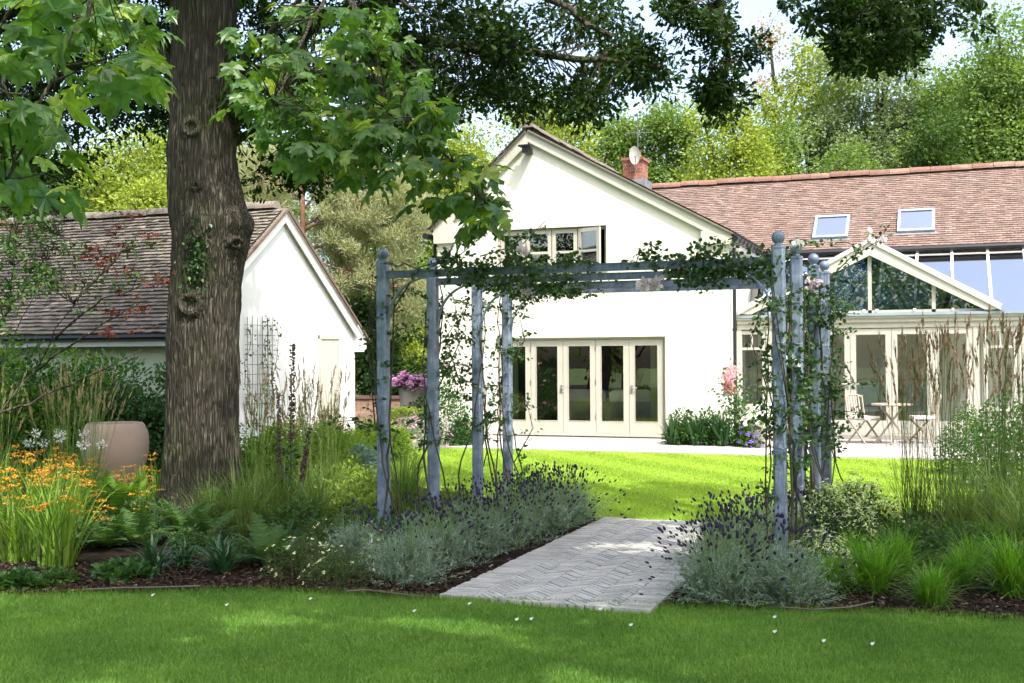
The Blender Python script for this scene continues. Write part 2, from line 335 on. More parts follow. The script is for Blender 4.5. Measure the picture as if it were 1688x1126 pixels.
M['hose'] = mat('brown_irrigation_hose', (.09, .07, .05), None, rough=.6)
M['terrain'] = mat('field_green', (.08, .13, .02), (.06, .10, .018), .3, .95)

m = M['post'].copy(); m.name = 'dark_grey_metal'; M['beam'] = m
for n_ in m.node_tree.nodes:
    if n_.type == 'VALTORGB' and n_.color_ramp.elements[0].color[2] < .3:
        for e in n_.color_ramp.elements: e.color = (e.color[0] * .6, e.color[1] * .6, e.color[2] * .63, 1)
# ------------------------------------------------------------------ the setting: ground, lawns, soil, path, patio
rng = np.random.default_rng(7)
def sheet(name, pts, z, m, kind='structure'):
    b = MB(); b.add([(p[0], p[1], z) for p in pts], [tuple(range(len(pts)))])
    return tag(b.build(name, m), kind=kind)
b = MB(); b.add([(-260, -120, -.03), (260, -120, -.03), (260, 400, -.03), (-260, 400, -.03)], [(0, 1, 2, 3)]); tag(b.build('ground', M['terrain']), kind='structure')
PX0, PX1, PY0, PY1 = -3.28, -1.80, 7.22, 11.24
edgeL = [gz(x, y) for x, y in ((-260, 1004), (-90, 992), (0, 985), (150, 981), (300, 978), (430, 976), (520, 979), (640, 985), (715, 991))]
edgeR = [gz(x, y) for x, y in ((1075, 1003), (1180, 1004), (1300, 1008), (1500, 1015), (1688, 1026), (1800, 1034), (2100, 1056))]
def lerp_edge(x):
    pts = edgeL + edgeR
    return np.interp(x, [p.x for p in pts], [p.y for p in pts])
# front lawn runs up to the curved bed edge
pts = edgeL + edgeR; V = []; FF = []
fine = []
xs = np.linspace(pts[0].x, pts[-1].x, 60)
for x in xs: fine.append((x, float(lerp_edge(x))))
V = [(x, y, 0.0) for x, y in fine] + [(x, -8, 0.0) for x, y in fine]
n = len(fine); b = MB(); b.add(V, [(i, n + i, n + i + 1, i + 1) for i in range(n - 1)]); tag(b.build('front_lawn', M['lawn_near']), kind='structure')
# back lawn
sheet('back_lawn', [(-11.4, 11.2), (9, 11.2), (9, 19.32), (-11.4, 19.32)], 0.0, M['lawn'])
# soil beds
left_back = [gz(1011, 862), gz(900, 838), gz(800, 822), gz(700, 806), gz(640, 790), gz(596, 772), gz(590, 762), gz(612, 754), gz(650, 747), gz(690, 743)]
sheet('flower_bed', [(p.x, p.y) for p in edgeL] + [(PX0, PY0), (PX0, PY1)] + [(p.x, p.y) for p in left_back] + [(-9.7, 19.3), (-10.3, 27), (-26, 27), (-26, 7.5)], .012, M['soil'])
rb = [gz(1150, 863), gz(1250, 860), gz(1400, 850), gz(1560, 845), gz(1600, 825), gz(1640, 800), gz(1700, 780)]
sheet('flower_bed', [(p.x, p.y) for p in edgeR[::-1]] + [(PX1, PY0 + .05), (PX1, PY1)] + [(p.x, p.y) for p in rb] + [(5, 18), (9, 18)], .012, M['soil'])
# mulch chips
def randdir(n, rng): d = rng.normal(size=(n, 3)); return d / np.linalg.norm(d, axis=1)[:, None]
def frames(axis, normal):
    axis = axis / (np.linalg.norm(axis, axis=1)[:, None] + 1e-9)
    side = np.cross(axis, normal); side /= (np.linalg.norm(side, axis=1)[:, None] + 1e-9)
    nrm = np.cross(side, axis); return np.stack([side, axis, nrm], 1)
n = 26000
x = rng.uniform(-9, 3, n); y = lerp_edge(x) + rng.uniform(.0, 1, n) ** 1.5 * 1.6
ok = ~((x > PX0 - .02) & (x < PX1 + .02)); x, y = x[ok], y[ok]; n = len(x)
ax = randdir(n, rng); ax[:, 2] *= .3; nr = randdir(n, rng); nr[:, 2] = abs(nr[:, 2]) + .8
b = MB(); b.inst([(-.5, -.5, 0), (.5, -.4, .05), (.4, .5, 0), (-.4, .5, .08)], [(0, 1, 2, 3)], np.stack([x, y, rng.uniform(.015, .045, n)], 1), frames(ax, nr), np.stack([rng.uniform(.006, .016, n), rng.uniform(.015, .05, n), np.full(n, .02)], 1))
tag(b.build('mulch', M['chip']), 'dark bark mulch lying along the front of the flower beds', 'mulch', kind='stuff')
# herringbone path of long narrow pavers
def clip(poly, x0, x1, y0, y1):
    for ax, s, lim in ((0, 1, x0), (0, -1, x1), (1, 1, y0), (1, -1, y1)):
        out = []
        for i in range(len(poly)):
            a, c = poly[i - 1], poly[i]; da, dc = s * (a[ax] - lim), s * (c[ax] - lim)
            if (da < 0) != (dc < 0):
                t = da / (da - dc); out.append((a[0] + t * (c[0] - a[0]), a[1] + t * (c[1] - a[1])))
            if dc >= 0: out.append(c)
        poly = out
        if len(poly) < 3: return []
    return poly
b = MB(); L_, W_ = .215, .043; g_ = .009
ca = math.cos(rad(45))
bx0, bx1, by0, by1 = PX0 + .235, PX1 - .235, PY0, PY1 - .13
def paver(poly):
    if len(poly) < 3: return
    xs_ = [p[0] for p in poly]; ys_ = [p[1] for p in poly]
    if (max(xs_) - min(xs_)) < .012 or (max(ys_) - min(ys_)) < .012: return
    h = .034 + rng.uniform(-.0025, .0025); tx, ty = rng.normal(0, .01, 2); cx, cy = sum(xs_) / len(xs_), sum(ys_) / len(ys_)
    top = [(p[0], p[1], h + tx * (p[0] - cx) + ty * (p[1] - cy)) for p in poly]; n_ = len(poly)
    v = top + [(p[0], p[1], .0) for p in poly]
    b.add(v, [tuple(range(n_))] + [(i, n_ + i, n_ + (i + 1) % n_, (i + 1) % n_) for i in range(n_)])
# herringbone lattice: pairs of bricks (horizontal, vertical) stepping diagonally
cx0, cy0 = (bx0 + bx1) / 2, (by0 + by1) / 2
k_ = int(L_ / W_)  # 5 : 1
for i in range(-70, 70):
    for j in range(-16, 16):
        ox = i * W_ + j * L_; oy = i * W_ - j * L_
        for q in (0, 1):
            if q == 0: r_ = (ox, oy, ox + L_, oy + W_)
            else: r_ = (ox, oy + W_, ox + W_, oy + W_ + L_)
            x0, y0, x1, y1 = r_[0] + g_ / 2, r_[1] + g_ / 2, r_[2] - g_ / 2, r_[3] - g_ / 2
            pl = [(cx0 + (px - py) * ca, cy0 + (px + py) * ca) for px, py in ((x0, y0), (x1, y0), (x1, y1), (x0, y1))]
            paver(clip(pl, bx0, bx1, by0, by1))
yy = PY0
while yy < PY1 - .14:
    for xa, xb in ((PX0, bx0 - .007), (bx1 + .007, PX1)):
        e = rng.uniform(-.006, .006); paver([(xa + e, yy), (xb, yy), (xb, yy + W_), (xa + e, yy + W_)])
    yy += W_ + g_
xx = PX0
while xx < PX1 - .03: paver([(xx, PY1 - .122), (xx + .2, PY1 - .122), (xx + .2, PY1 - .065), (xx, PY1 - .065)]); paver([(xx, PY1 - .06), (xx + .2, PY1 - .06), (xx + .2, PY1), (xx, PY1)]); xx += .206
path = b.build('path', M['paver']); tag(path, kind='structure')
sheet('path_bedding', [(PX0, PY0), (PX1, PY0), (PX1, PY1), (PX0, PY1)], .022, M['joint'])
# patio: pale slabs, the rows at the back in a darker grey
b = MB(); b9 = MB(); yy = 19.3
rows = [(19.32, .55), (19.87, .55), (20.42, .45), (20.87, .6), (21.47, .45), (21.92, .55), (22.47, .95)]
for y0, d in rows:
    xx = -10.1 + rng.uniform(0, .4)
    while xx < 8:
        wd = rng.choice([.45, .6, .75, .9]); (b if y0 < 21 else b9).box(xx, xx + wd - .008, y0, y0 + d - .008, 0, .03 + rng.uniform(-.0015, .0015)); xx += wd
tag(b.build('patio', M['patio']), kind='structure'); tag(b9.build('patio', M['patio_dark']), kind='structure')
sheet('patio_base', [(-10.1, 19.32), (8, 19.32), (8, 23.4), (-10.1, 23.4)], .018, M['joint'])
# grass blades: the near lawn, real blades, and a finer rim where it meets the beds and the path
def blades(n, x, y, h, wd, rng, lean=.45):
    th = rng.uniform(0, 2 * np.pi, n); ax = np.stack([np.cos(th) * lean * rng.uniform(0, 1, n), np.sin(th) * lean * rng.uniform(0, 1, n), np.ones(n)], 1)
    ph = rng.uniform(0, 2 * np.pi, n); nr = np.stack([np.cos(ph), np.sin(ph), np.zeros(n)], 1)
    return np.stack([x, y, np.zeros(n)], 1), frames(ax, nr), np.stack([wd, h, h], 1)
BL = [(-.5, 0, 0), (.5, 0, 0), (.32, .55, .06), (-.32, .55, .06), (0, 1, .25)]; BF = [(0, 1, 2, 3), (3, 2, 4)]
b = MB(); n = 430000
t_ = 4.9 * (8.6 / 4.9) ** rng.uniform(0, 1, n); sx = rng.uniform(-.52, .72, n)
fw = np.array(RM @ Vector((0, 0, -1))); fw[2] = 0; rt = np.array(RM @ Vector((1, 0, 0)))
x = fw[0] * t_ + rt[0] * sx * t_; y = fw[1] * t_ + rt[1] * sx * t_
ok = y < lerp_edge(x) + .02; x, y = x[ok], y[ok]; n = len(x)
clump = np.array([mnoise.noise(Vector((a * 5, c * 5, 0))) for a, c in zip(x, y)])
b.inst(BL, BF, *blades(n, x, y, rng.uniform(.018, .042, n) * (1 + .4 * clump), rng.uniform(.003, .006, n), rng, 1.1))
n = 12000; x = rng.uniform(-7.5, 4.2, n); y = lerp_edge(x) + rng.normal(0, .015, n)
b.inst(BL, BF, *blades(n, x, y, rng.uniform(.03, .065, n), rng.uniform(.003, .005, n), rng, .8))
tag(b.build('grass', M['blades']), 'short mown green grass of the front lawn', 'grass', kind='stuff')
b = MB(); n = 190000
y = rng.uniform(11.25, 19.3, n); x = -9.6 + rng.uniform(0, 1, n) * 11.5
poly = np.array([[p.x, p.y] for p in left_back]); 
lim = np.interp(y, poly[:, 1], poly[:, 0]); ok = (x > lim) & (rng.uniform(0, 1, n) < 13.0 / y - .1); x, y = x[ok], y[ok]; n = len(x)
b.inst(BL, BF, *blades(n, x, y, rng.uniform(.02, .035, n), rng.uniform(.006, .012, n), rng, .8))
m2 = leafmat('back_lawn_blades', [(.23, .35, .04), (.29, .41, .06), (.26, .38, .045)], .35, .6, .2)
t = m2.node_tree; mp = t.nodes.new('ShaderNodeMapping'); mp.inputs['Rotation'].default_value = (0, 0, rad(-42)); t.links.new(texco(t), mp.inputs[0])
wv = t.nodes.new('ShaderNodeTexWave'); wv.inputs['Scale'].default_value = .30; wv.inputs['Distortion'].default_value = .25; t.links.new(mp.outputs[0], wv.inputs[0])
pb = t.nodes['Principled BSDF']; src = pb.inputs['Base Color'].links[0].from_socket
t.links.new(mixc(t, 1., src, ramp(t, wv.outputs[1], [(.84,) * 3, (1.16,) * 3], [.42, .58]), 'MULTIPLY'), pb.inputs['Base Color'])
tag(b.build('grass', m2), 'sunlit mown grass of the lawn in front of the patio', 'grass', kind='stuff')
# ------------------------------------------------------------------ roofs of single tiles
def tile_roof(b, o, along, up, n_along, n_up, tw, tg, nrm, th=.018, jit=.004, inside=None):
    """o: lower corner; unit vectors along the eave and up the slope; every tile is its own island"""
    o, along, up, nrm = map(lambda q: np.array(q, float), (o, along, up, nrm)); r = np.random.default_rng(3)
    P = []
    for j in range(n_up):
        off = (j % 2) * tw / 2
        for i in range(-1, n_along + 1):
            a0 = i * tw + off
            if a0 < -1e-6 - tw / 2 or a0 > n_along * tw: continue
            a0 = max(a0, 0); a1 = min(i * tw + off + tw, n_along * tw) - .004
            if a1 - a0 < .02: continue
            if inside and not inside((a0 + a1) / 2, j * tg): continue
            P.append((a0, a1, j * tg, r.uniform(-jit, jit), r.uniform(-jit, jit)))
    P = np.array(P); n = len(P)
    def pt(a, u, h): return o + along * a[:, None] + up * u[:, None] + nrm * h[:, None]
    a0, a1, u, h1, h2 = P.T; ul = u + h2; L = u + tg * 1.25
    rc = ul + .022
    v = np.stack([pt(a0, ul, th + th + h1), pt(a1, ul, th + th + h2), pt(a1, L, th + h2 * .3), pt(a0, L, th + h1 * .3), pt(a0, ul, th * 1.45 + h1), pt(a1, ul, th * 1.45 + h2), pt(a0, rc, th * 1.45 + h1), pt(a1, rc, th * 1.45 + h2), pt(a0, rc, th * .1 + h1), pt(a1, rc, th * .1 + h2)], 1)
    idx = np.arange(n)[:, None, None] * 10
    f = np.array([(0, 1, 2, 3), (0, 4, 5, 1), (4, 6, 7, 5), (6, 8, 9, 7)])[None] + idx
    s = b.n; b.v.append(v.reshape(-1, 3)); b.n += n * 10; b.f.append(f.reshape(-1, 4) + s)
def ridge_line(b, p, q, r=.13, L=.45):
    p, q = Vector(p), Vector(q); d = (q - p).normalized(); n = int((q - p).length / L); R = np.random.default_rng(5)
    sd = d.cross(Vector((0, 0, 1))).normalized()
    for i in range(n):
        a = p + d * (i * L); e = a + d * (L - .008); V = []; rr = r * R.uniform(.96, 1.06); dz = Vector((0, 0, R.uniform(-.012, .012)))
        for c, rk in ((a, rr * 1.03), (e, rr)):
            for k in range(9):
                t = math.pi * k / 8; V.append(c + dz + sd * math.cos(t) * rk + Vector((0, 0, 1)) * (math.sin(t) * rk - .05))
        b.add([tuple(v_) for v_ in V], [(k, k + 1, 9 + k + 1, 9 + k) for k in range(8)] + [tuple(range(9)), tuple(range(9, 18))[::-1]])
def wall_holes(b, prof, holes, y0, y1, zb=0):
    """wall in the XZ plane between y0 and y1: prof = [(x, ztop)], holes = [(x0,x1,z0,z1)]"""
    xs = sorted(set([p[0] for p in prof] + [h[0] for h in holes] + [h[1] for h in holes]))
    X = [p[0] for p in prof]; Z = [p[1] for p in prof]
    for xa, xb in zip(xs[:-1], xs[1:]):
        za, zc = np.interp(xa, X, Z), np.interp(xb, X, Z); cur = zb
        for h in sorted([h for h in holes if h[0] <= xa + 1e-6 and h[1] >= xb - 1e-6], key=lambda h: h[2]):
            if h[2] > cur + 1e-6: b.box(xa, xb, y0, y1, cur, h[2])
            cur = h[3]
        b.hexa([(xa, y0, cur), (xb, y0, cur), (xb, y1, cur), (xa, y1, cur), (xa, y0, za), (xb, y0, zc), (xb, y1, zc), (xa, y1, za)])
def frame_rect(b, x0, x1, z0, z1, y0, y1, st, top=None, bot=None):
    top = top or st; bot = bot or st
    b.box(x0, x0 + st, y0, y1, z0, z1); b.box(x1 - st, x1, y0, y1, z0, z1)
    b.box(x0 + st, x1 - st, y0, y1, z0, z0 + bot); b.box(x0 + st, x1 - st, y0, y1, z1 - top, z1)
def pane(x0, x1, z0, z1, y, parent, m='glass'):
    b = MB(); b.add([(x0, y, z0), (x1, y, z0), (x1, y, z1), (x0, y, z1)], [(0, 1, 2, 3)]); return b.build('pane', M[m], parent)

# ------------------------------------------------------------------ the house
WY = 22.5
house = thing('house', (-7, WY, 0), 'white rendered house with a tall gable, folding glass doors and a brown tiled wing behind', 'house')
XL, XR, XA = -10.22, -4.0, -8.12
ZA, ZR, ZL = 6.40, 4.10, 4.44
dx0, dx1, dz1 = -8.90, -5.27, 2.06           # folding doors
ux0, ux1, uz0, uz1 = -8.86, -6.47, 3.46, 4.33    # upper window
b = MB()
wall_holes(b, [(XL, ZL - .2), (XA, ZA - .12), (XR, ZR - .12)], [(dx0, dx1, 0.04, dz1), (ux0, ux1, uz0, uz1)], WY, WY + .28)
b.box(XR - .28, XR, WY + .28, 29.5, 0, ZR - .1); b.box(XL, XL + .28, WY + .28, 29.5, 0, ZL - .3)
b.box(XR, 14, 26.0, 26.25, 2.2, 4.0)                 # wing wall above the glass roof
b.box(XR, 14, 26.0, 26.25, 0, 2.2)
b.box(13.8, 14, 26.25, 31, 0, 4)
b.build('wall', M['wall'], house)
# folding doors: five leaves
dw = (dx1 - dx0 - .12) / 5
b = MB(); b.box(dx0, dx0 + .06, WY + .10, WY + .2, .04, dz1); b.box(dx1 - .06, dx1, WY + .10, WY + .2, .04, dz1); b.box(dx0, dx1, WY + .101, WY + .2, dz1 - .05, dz1 - .001)
b.box(dx0 - .05, dx1 + .05, WY - .06, WY + .2, .055, .10)
b.build('door_frame', M['frame'], house)
b = MB(); b.box(dx0, dx1, WY + .0, WY + .2, .028, .052); b.build('threshold', M['lead_dark'], house)
for i in range(5):
    x0 = dx0 + .06 + i * dw + .004; x1 = x0 + dw - .008
    b = MB(); frame_rect(b, x0, x1, .105, dz1 - .055, WY + .08, WY + .135, .105, .11, .24); d = b.build('door', M['frame'], house)
    pane(x0 + .10, x1 - .10, .34, dz1 - .16, WY + .105, d)
    b = MB(); frame_rect(b, x0 + .103, x1 - .103, .343, dz1 - .163, WY + .074, WY + .1, .012); b.build('bead', M['frame'], d)
    if i in (1, 4):
        hx = x1 - .03 if i == 1 else x0 + .05
        b = MB(); b.tube([(hx, WY + .07, 1.03), (hx, WY + .03, 1.03), (hx + .12, WY + .03, 1.03)], .011, 6); b.box(hx - .018, hx + .018, WY + .066, WY + .079, .93, 1.08); b.build('handle', M['steel'], d)
    if i in (0, 2):
        for zz in (.4, 1.1, 1.8):
            b = MB(); b.tube([(x1 + .004, WY + .07, zz), (x1 + .004, WY + .07, zz + .09)], .010, 6); b.build('hinge', M['steel'], d)
# upper window: four casements, the right one open
b = MB(); frame_rect(b, ux0 + .01, ux1 - .01, uz0, uz1 - .012, WY + .10, WY + .19, .05)
n4 = [-8.80, -8.23, -7.66, -7.10, -6.53]
for xx in n4[1:4]: b.box(xx - .02, xx + .02, WY + .105, WY + .185, uz0 + .05, uz1 - .06)
uw = b.build('window', M['frame'], house)
def casement(x0, x1, parent, yy=WY + .07):
    b = MB(); frame_rect(b, x0, x1, uz0 + .03, uz1 - .04, yy, yy + .05, .075); b.box(x0 + .07, x1 - .07, yy + .002, yy + .045, 3.80, 3.85)
    f = b.build('casement', M['frame'], parent); b2 = MB(); b2.box(x0 + .07, x1 - .07, yy + .02, yy + .03, uz0 + .09, 3.80); b2.box(x0 + .07, x1 - .07, yy + .02, yy + .03, 3.85, uz1 - .11)
    return f, b2
for i in range(3):
    f, g2 = casement(n4[i] + .012, n4[i + 1] - .012, uw); g2.build('window_pane', M['glass'], uw)
f, g2 = casement(0, .57, None, 0); a = g2.build('window_pane', M['glass'], None)
for q in (f, a):
    q.parent = uw; q.location = Vector((-7.09, WY + .07, 0)) - Vector((-7, WY, 0)); q.rotation_euler = (0, 0, rad(-24))
b = MB(); b.box(ux0 - .04, ux1 + .04, WY - .04, WY + .1, uz0 - .05, uz0 - .003); b.build('sill', M['frame'], uw)
# bargeboards with boxed ends
b = MB(); y0 = WY - .08
def board(p, q, wd):
    b.prism([(p[0], y0, p[1]), (q[0], y0, q[1]), (q[0], y0, q[1] - wd), (p[0], y0, p[1] - wd)], (0, .035, 0))
board((XL - .06, 4.42), (XA, 6.36), .27); board((XA, 6.36), (XR + .07, 4.05), .23)
b.build('bargeboard', M['board'], house)
b = MB()
b.prism([(XL - .05, y0 - .012, 4.10), (XL + .42, y0 - .012, 4.10), (XL + .42, y0 - .012, 4.52), (XL + .30, y0 - .012, 4.60), (XL - .05, y0 - .012, 4.28)][::1], (0, .205, 0)); b.build('boxed_eave', M['board'], house)
b = MB()
b.prism([(XR + .09, y0 - .012, 3.84), (XR - .52, y0 - .012, 3.84), (XR - .52, y0 - .012, 4.12), (XR + .09, y0 - .012, 3.98)], (0, .205, 0)); b.build('boxed_eave', M['board'], house)
# soffit under the gable overhang
b = MB(); b.prism([(XL - .05, y0 + .036, 4.28), (XA, y0 + .036, 6.22), (XR + .07, y0 + .036, 3.93), (XR + .07, y0 + .036, 3.9), (XA, y0 + .036, 6.16), (XL - .05, y0 + .036, 4.22)][:6], (0, .163, 0)); b.build('soffit', M['board'], house)
# gable roof slopes
rt_up = Vector((XA - XR - .1, 0, ZA - ZR + .02)); Lr = rt_up.length; ru = rt_up.normalized(); rn = Vector((-ru.z, 0, ru.x)); rn = rn if rn.z > 0 else -rn
b = MB(); o_ = Vector((XR + .12, WY - .13, ZR - .05)); tile_roof(b, o_, (0, 1, 0), ru, 44, int(Lr / .1) + 1, .165, .1, rn)
b.prism([o_ + rn * .005, o_ + ru * Lr + rn * .005, o_ + ru * Lr - rn * .03, o_ - rn * .03], (0, 7.2, 0))
lt_up = Vector((XA - XL + .1, 0, ZA - ZL + .02)); Ll = lt_up.length; lu = lt_up.normalized(); ln = Vector((-lu.z, 0, lu.x)); ln = ln if ln.z > 0 else -ln
o2 = Vector((XL - .14, WY - .13, ZL - .06)); tile_roof(b, o2 + Vector((0, 7.2, 0)), (0, -1, 0), lu, 44, int(Ll / .1) + 1, .165, .1, ln)
b.prism([o2 + ln * .005, o2 + lu * Ll + ln * .005, o2 + lu * Ll - ln * .03, o2 - ln * .03], (0, 7.2, 0))
b.build('roof', M['gtile'], house)
b = MB(); ridge_line(b, (XA + .01, WY - .15, ZA + .06), (XA + .01, 29.5, ZA + .06), .12); b.build('ridge', M['gridge'], house)
# wing roof
rg = Vector((0, 2.6, 5.93 - 3.98)); Lw = rg.length; wu = rg.normalized(); wn = Vector((0, -wu.z, wu.y))
x0w = -8.0; nx = 147
def inside(a, u):
    x, z = x0w + a, 3.98 + u * wu.z
    return x > XR + .1 or z > ZR - .1 + (XR - x) * (ZA - ZR) / (XR - XA) - .25
b = MB(); o_ = Vector((x0w, 25.85, 3.95)); tile_roof(b, o_, (1, 0, 0), wu, nx, int(Lw / .088) + 1, .15, .088, wn, .018, .004, inside)
b.prism([Vector((x0w, 25.9, 3.98)), Vector((x0w, 25.85, 3.95)) + wu * Lw, Vector((x0w, 25.85, 3.86)) + wu * Lw, Vector((x0w, 25.9, 3.9))], (nx * .15, 0, 0))
top = Vector((0, 25.85, 3.95)) + wu * Lw
b.prism([Vector((x0w, top.y, top.z)), Vector((x0w, top.y + 2.6, 3.98)), Vector((x0w, top.y + 2.6, 3.9)), Vector((x0w, top.y, top.z - .09))], (nx * .15, 0, 0))
b.build('roof', M['tile'], house)
b = MB(); ridge_line(b, (-8, top.y, top.z + .06), (14, top.y, top.z + .06), .13); b.build('ridge', M['ridge'], house)
# gutters and downpipe
b = MB()
b.tube([(XR + .16, WY - .2, 3.93), (XR + .16, 25.75, 3.93)], .065, 8)
b.build('gutter', M['black'], house)
b = MB(); b.tube([(XR + .2, 25.74, 3.90), (14, 25.74, 3.90)], .06, 8); b.build('gutter', M['black'], house)
b = MB(); b.tube([(XL - .2, WY - .2, 4.26), (XL - .2, 29, 4.26)], .065, 8); b.build('gutter', M['black'], house)
b = MB(); b.tube([(XR + .09, WY + .12, 3.9), (XR + .09, WY + .12, .05)], .036, 8)
for zz in (.9, 2.15, 3.3): b.tube([(XR + .09, WY + .12, zz), (XR + .09, WY + .12, zz + .05)], .048, 8)
b.build('downpipe', M['black'], house)
b = MB(); b.tube([(XL - .12, WY + .12, 4.2), (XL - .12, WY + .12, .05)], .034, 8); b.build('downpipe', M['black'], house)
for k in range(9):
    b = MB(); yy = WY + .1 + k * .42
    b.tube([(XR + .04, yy, 4.06), (XR + .14, yy, 4.05), (XR + .245, yy, 3.98), (XR + .22, yy, 3.88), (XR + .1, yy, 3.86)], .014, 5); b.build('gutter_bracket', M['black'], house)
# white soffit board under the side gutter
b = MB(); b.box(XR + .002, XR + .12, WY + .02, 25.98, 3.78, 3.86); b.build('side_soffit', M['white'], house)
# roof windows
for (x0, x1, za, zb_) in ((-2.80, -2.04, 4.20, 4.77), (-1.02, -.25, 4.27, 4.83)):
    def rp(x, z, h):
        u = (z - 3.95) / wu.z; return Vector((x, 25.85, 3.95)) + wu * u + wn * h
    b = MB(); fw_ = .06
    def rbar(xa, xb, z_a, z_b, h=.09):
        b.hexa([rp(xa, z_a, .0), rp(xb, z_a, .0), rp(xb, z_b, .0), rp(xa, z_b, .0), rp(xa, z_a, h), rp(xb, z_a, h), rp(xb, z_b, h), rp(xa, z_b, h)])
    rbar(x0, x0 + fw_, za, zb_); rbar(x1 - fw_, x1, za, zb_); rbar(x0 + fw_, x1 - fw_, za, za + .05); rbar(x0 + fw_, x1 - fw_, zb_ - .05, zb_)
    rw = b.build('roof_window', M['lead'], house)
    b = MB(); b.hexa([rp(x0 + .05, za + .04, .06), rp(x1 - .05, za + .04, .06), rp(x1 - .05, zb_ - .04, .06), rp(x0 + .05, zb_ - .04, .06), rp(x0 + .05, za + .04, .07), rp(x1 - .05, za + .04, .07), rp(x1 - .05, zb_ - .04, .07), rp(x0 + .05, zb_ - .04, .07)]); b.build('pane', M['rglass'], rw)
    b = MB(); rbar(x0 - .05, x1 + .05, za - .05, za - .003, .035); b.build('flashing', M['lead_dark'], rw)
    # pale blind inside
    b = MB(); b.hexa([rp(x0 + .055, za + .045, .045), rp(x1 - .055, za + .045, .045), rp(x1 - .055, zb_ - .045, .045), rp(x0 + .055, zb_ - .045, .045), rp(x0 + .055, za + .045, .05), rp(x1 - .055, za + .045, .05), rp(x1 - .055, zb_ - .045, .05), rp(x0 + .055, zb_ - .045, .05)]); b.build('blind', M['white'], rw)
# chimney, dish, aerial
c_ = aY(1046, 300, 25.4); ctop = aY(1046, 262, 25.4).z
b = MB(); b.box(c_.x - .21, c_.x + .22, 25.2, 25.75, c_.z - .8, ctop - .06); b.box(c_.x - .25, c_.x + .26, 25.16, 25.79, ctop - .06, ctop)
ch = b.build('chimney', M['brick'], house)
b = MB(); b.lathe([(.0, 0), (.11, 0), (.1, .05), (.09, .16), (.11, .2), (.08, .2), (.075, .05)], (c_.x + .05, 25.45, ctop), 14); b.build('chimney_pot', M['ridge'], ch)
b = MB(); b.box(c_.x - .3, c_.x + .3, 25.14, 25.8, c_.z - .3, c_.z - .02 + .05); b.build('lead_apron', M['lead_dark'], ch)
dc = aY(1046, 256, 25.0)
b = MB(); V = []; 
dn = Vector((.35, -.9, .25)).normalized(); su = dn.cross(Vector((0, 0, 1))).normalized(); sv = su.cross(dn)
rings = 6; S_ = 20; V = [tuple(dc - dn * .06)]
for i in range(1, rings + 1):
    r_ = i / rings
    for k in range(S_):
        t = 2 * math.pi * k / S_; V.append(tuple(dc - dn * .06 * (1 - r_ * r_) + su * math.cos(t) * .12 * r_ + sv * math.sin(t) * .25 * r_ * .9))
fs = [(0, 1 + k, 1 + (k + 1) % S_) for k in range(S_)] + [(1 + (i - 1) * S_ + k, 1 + i * S_ + k, 1 + i * S_ + (k + 1) % S_, 1 + (i - 1) * S_ + (k + 1) % S_) for i in range(1, rings) for k in range(S_)]
b.add(V, fs); b.tube([dc - dn * .05, dc + Vector((0, .15, -.3)), Vector((c_.x, 25.2, ctop - .3))], .014, 6); b.tube([dc - sv * .25, dc + dn * .22 - sv * .1], .01, 5); b.build('satellite_dish', mat('dish_grey', (.24, .24, .22), None, rough=.6), house)
ap = aY(1051, 190, 25.45)
b = MB(); b.tube([(ap.x, 25.45, ctop), (ap.x, 25.45, ap.z)], .013, 6); b.tube([(ap.x - .25, 25.3, ap.z - .42), (ap.x + .25, 25.6, ap.z - .38)], .008, 5)
for k in range(6):
    q = Vector((ap.x - .25, 25.3, ap.z - .42)).lerp(Vector((ap.x + .25, 25.6, ap.z - .38)), k / 5); b.tube([q + Vector((.06, -.12, 0)), q - Vector((.06, -.12, 0))], .005, 4)
b.build('aerial', M['wire'], house)
# security camera / lamp under the apex
q = aY(866, 242, WY - .25)
b = MB(); b.box(q.x - .13, q.x + .13, WY - .34, WY - .16, q.z + .0, q.z + .035); b.box(q.x - .05, q.x + .07, WY - .32, WY - .0, q.z - .13, q.z); b.build('security_lamp', M['black'], house)
# rooms behind the glass
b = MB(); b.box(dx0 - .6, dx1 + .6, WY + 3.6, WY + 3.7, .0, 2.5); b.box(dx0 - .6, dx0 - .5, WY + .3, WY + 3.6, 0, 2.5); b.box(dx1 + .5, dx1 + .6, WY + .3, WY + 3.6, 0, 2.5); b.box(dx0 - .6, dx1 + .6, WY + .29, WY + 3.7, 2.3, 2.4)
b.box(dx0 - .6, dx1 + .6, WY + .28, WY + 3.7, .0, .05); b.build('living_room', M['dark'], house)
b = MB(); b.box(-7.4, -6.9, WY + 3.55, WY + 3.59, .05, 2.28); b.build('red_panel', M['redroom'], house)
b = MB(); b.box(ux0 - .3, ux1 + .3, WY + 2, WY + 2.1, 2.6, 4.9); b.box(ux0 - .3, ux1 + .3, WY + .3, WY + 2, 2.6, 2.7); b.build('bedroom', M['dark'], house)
def curtain(x0, x1, y, z0, z1, parent, name='curtain'):
    b = MB(); n = 40; V = []
    for k in range(n + 1):
        x = x0 + (x1 - x0) * k / n; yy = y + .035 * math.sin(k * 1.15) + .01 * math.sin(k * .6)
        V += [(x, yy, z0), (x, yy, z1)]
    b.add(V, [(2 * k, 2 * k + 2, 2 * k + 3, 2 * k + 1) for k in range(n)]); return b.build(name, M['curtain'], parent, True)
curtain(-5.66, -5.40, WY + .35, .06, 2.02, house); curtain(ux0 + .02, ux0 + .50, WY + .33, uz0, uz1 - .02, house)
curtain(-8.80, -8.55, WY + .4, .06, 2.02, house)
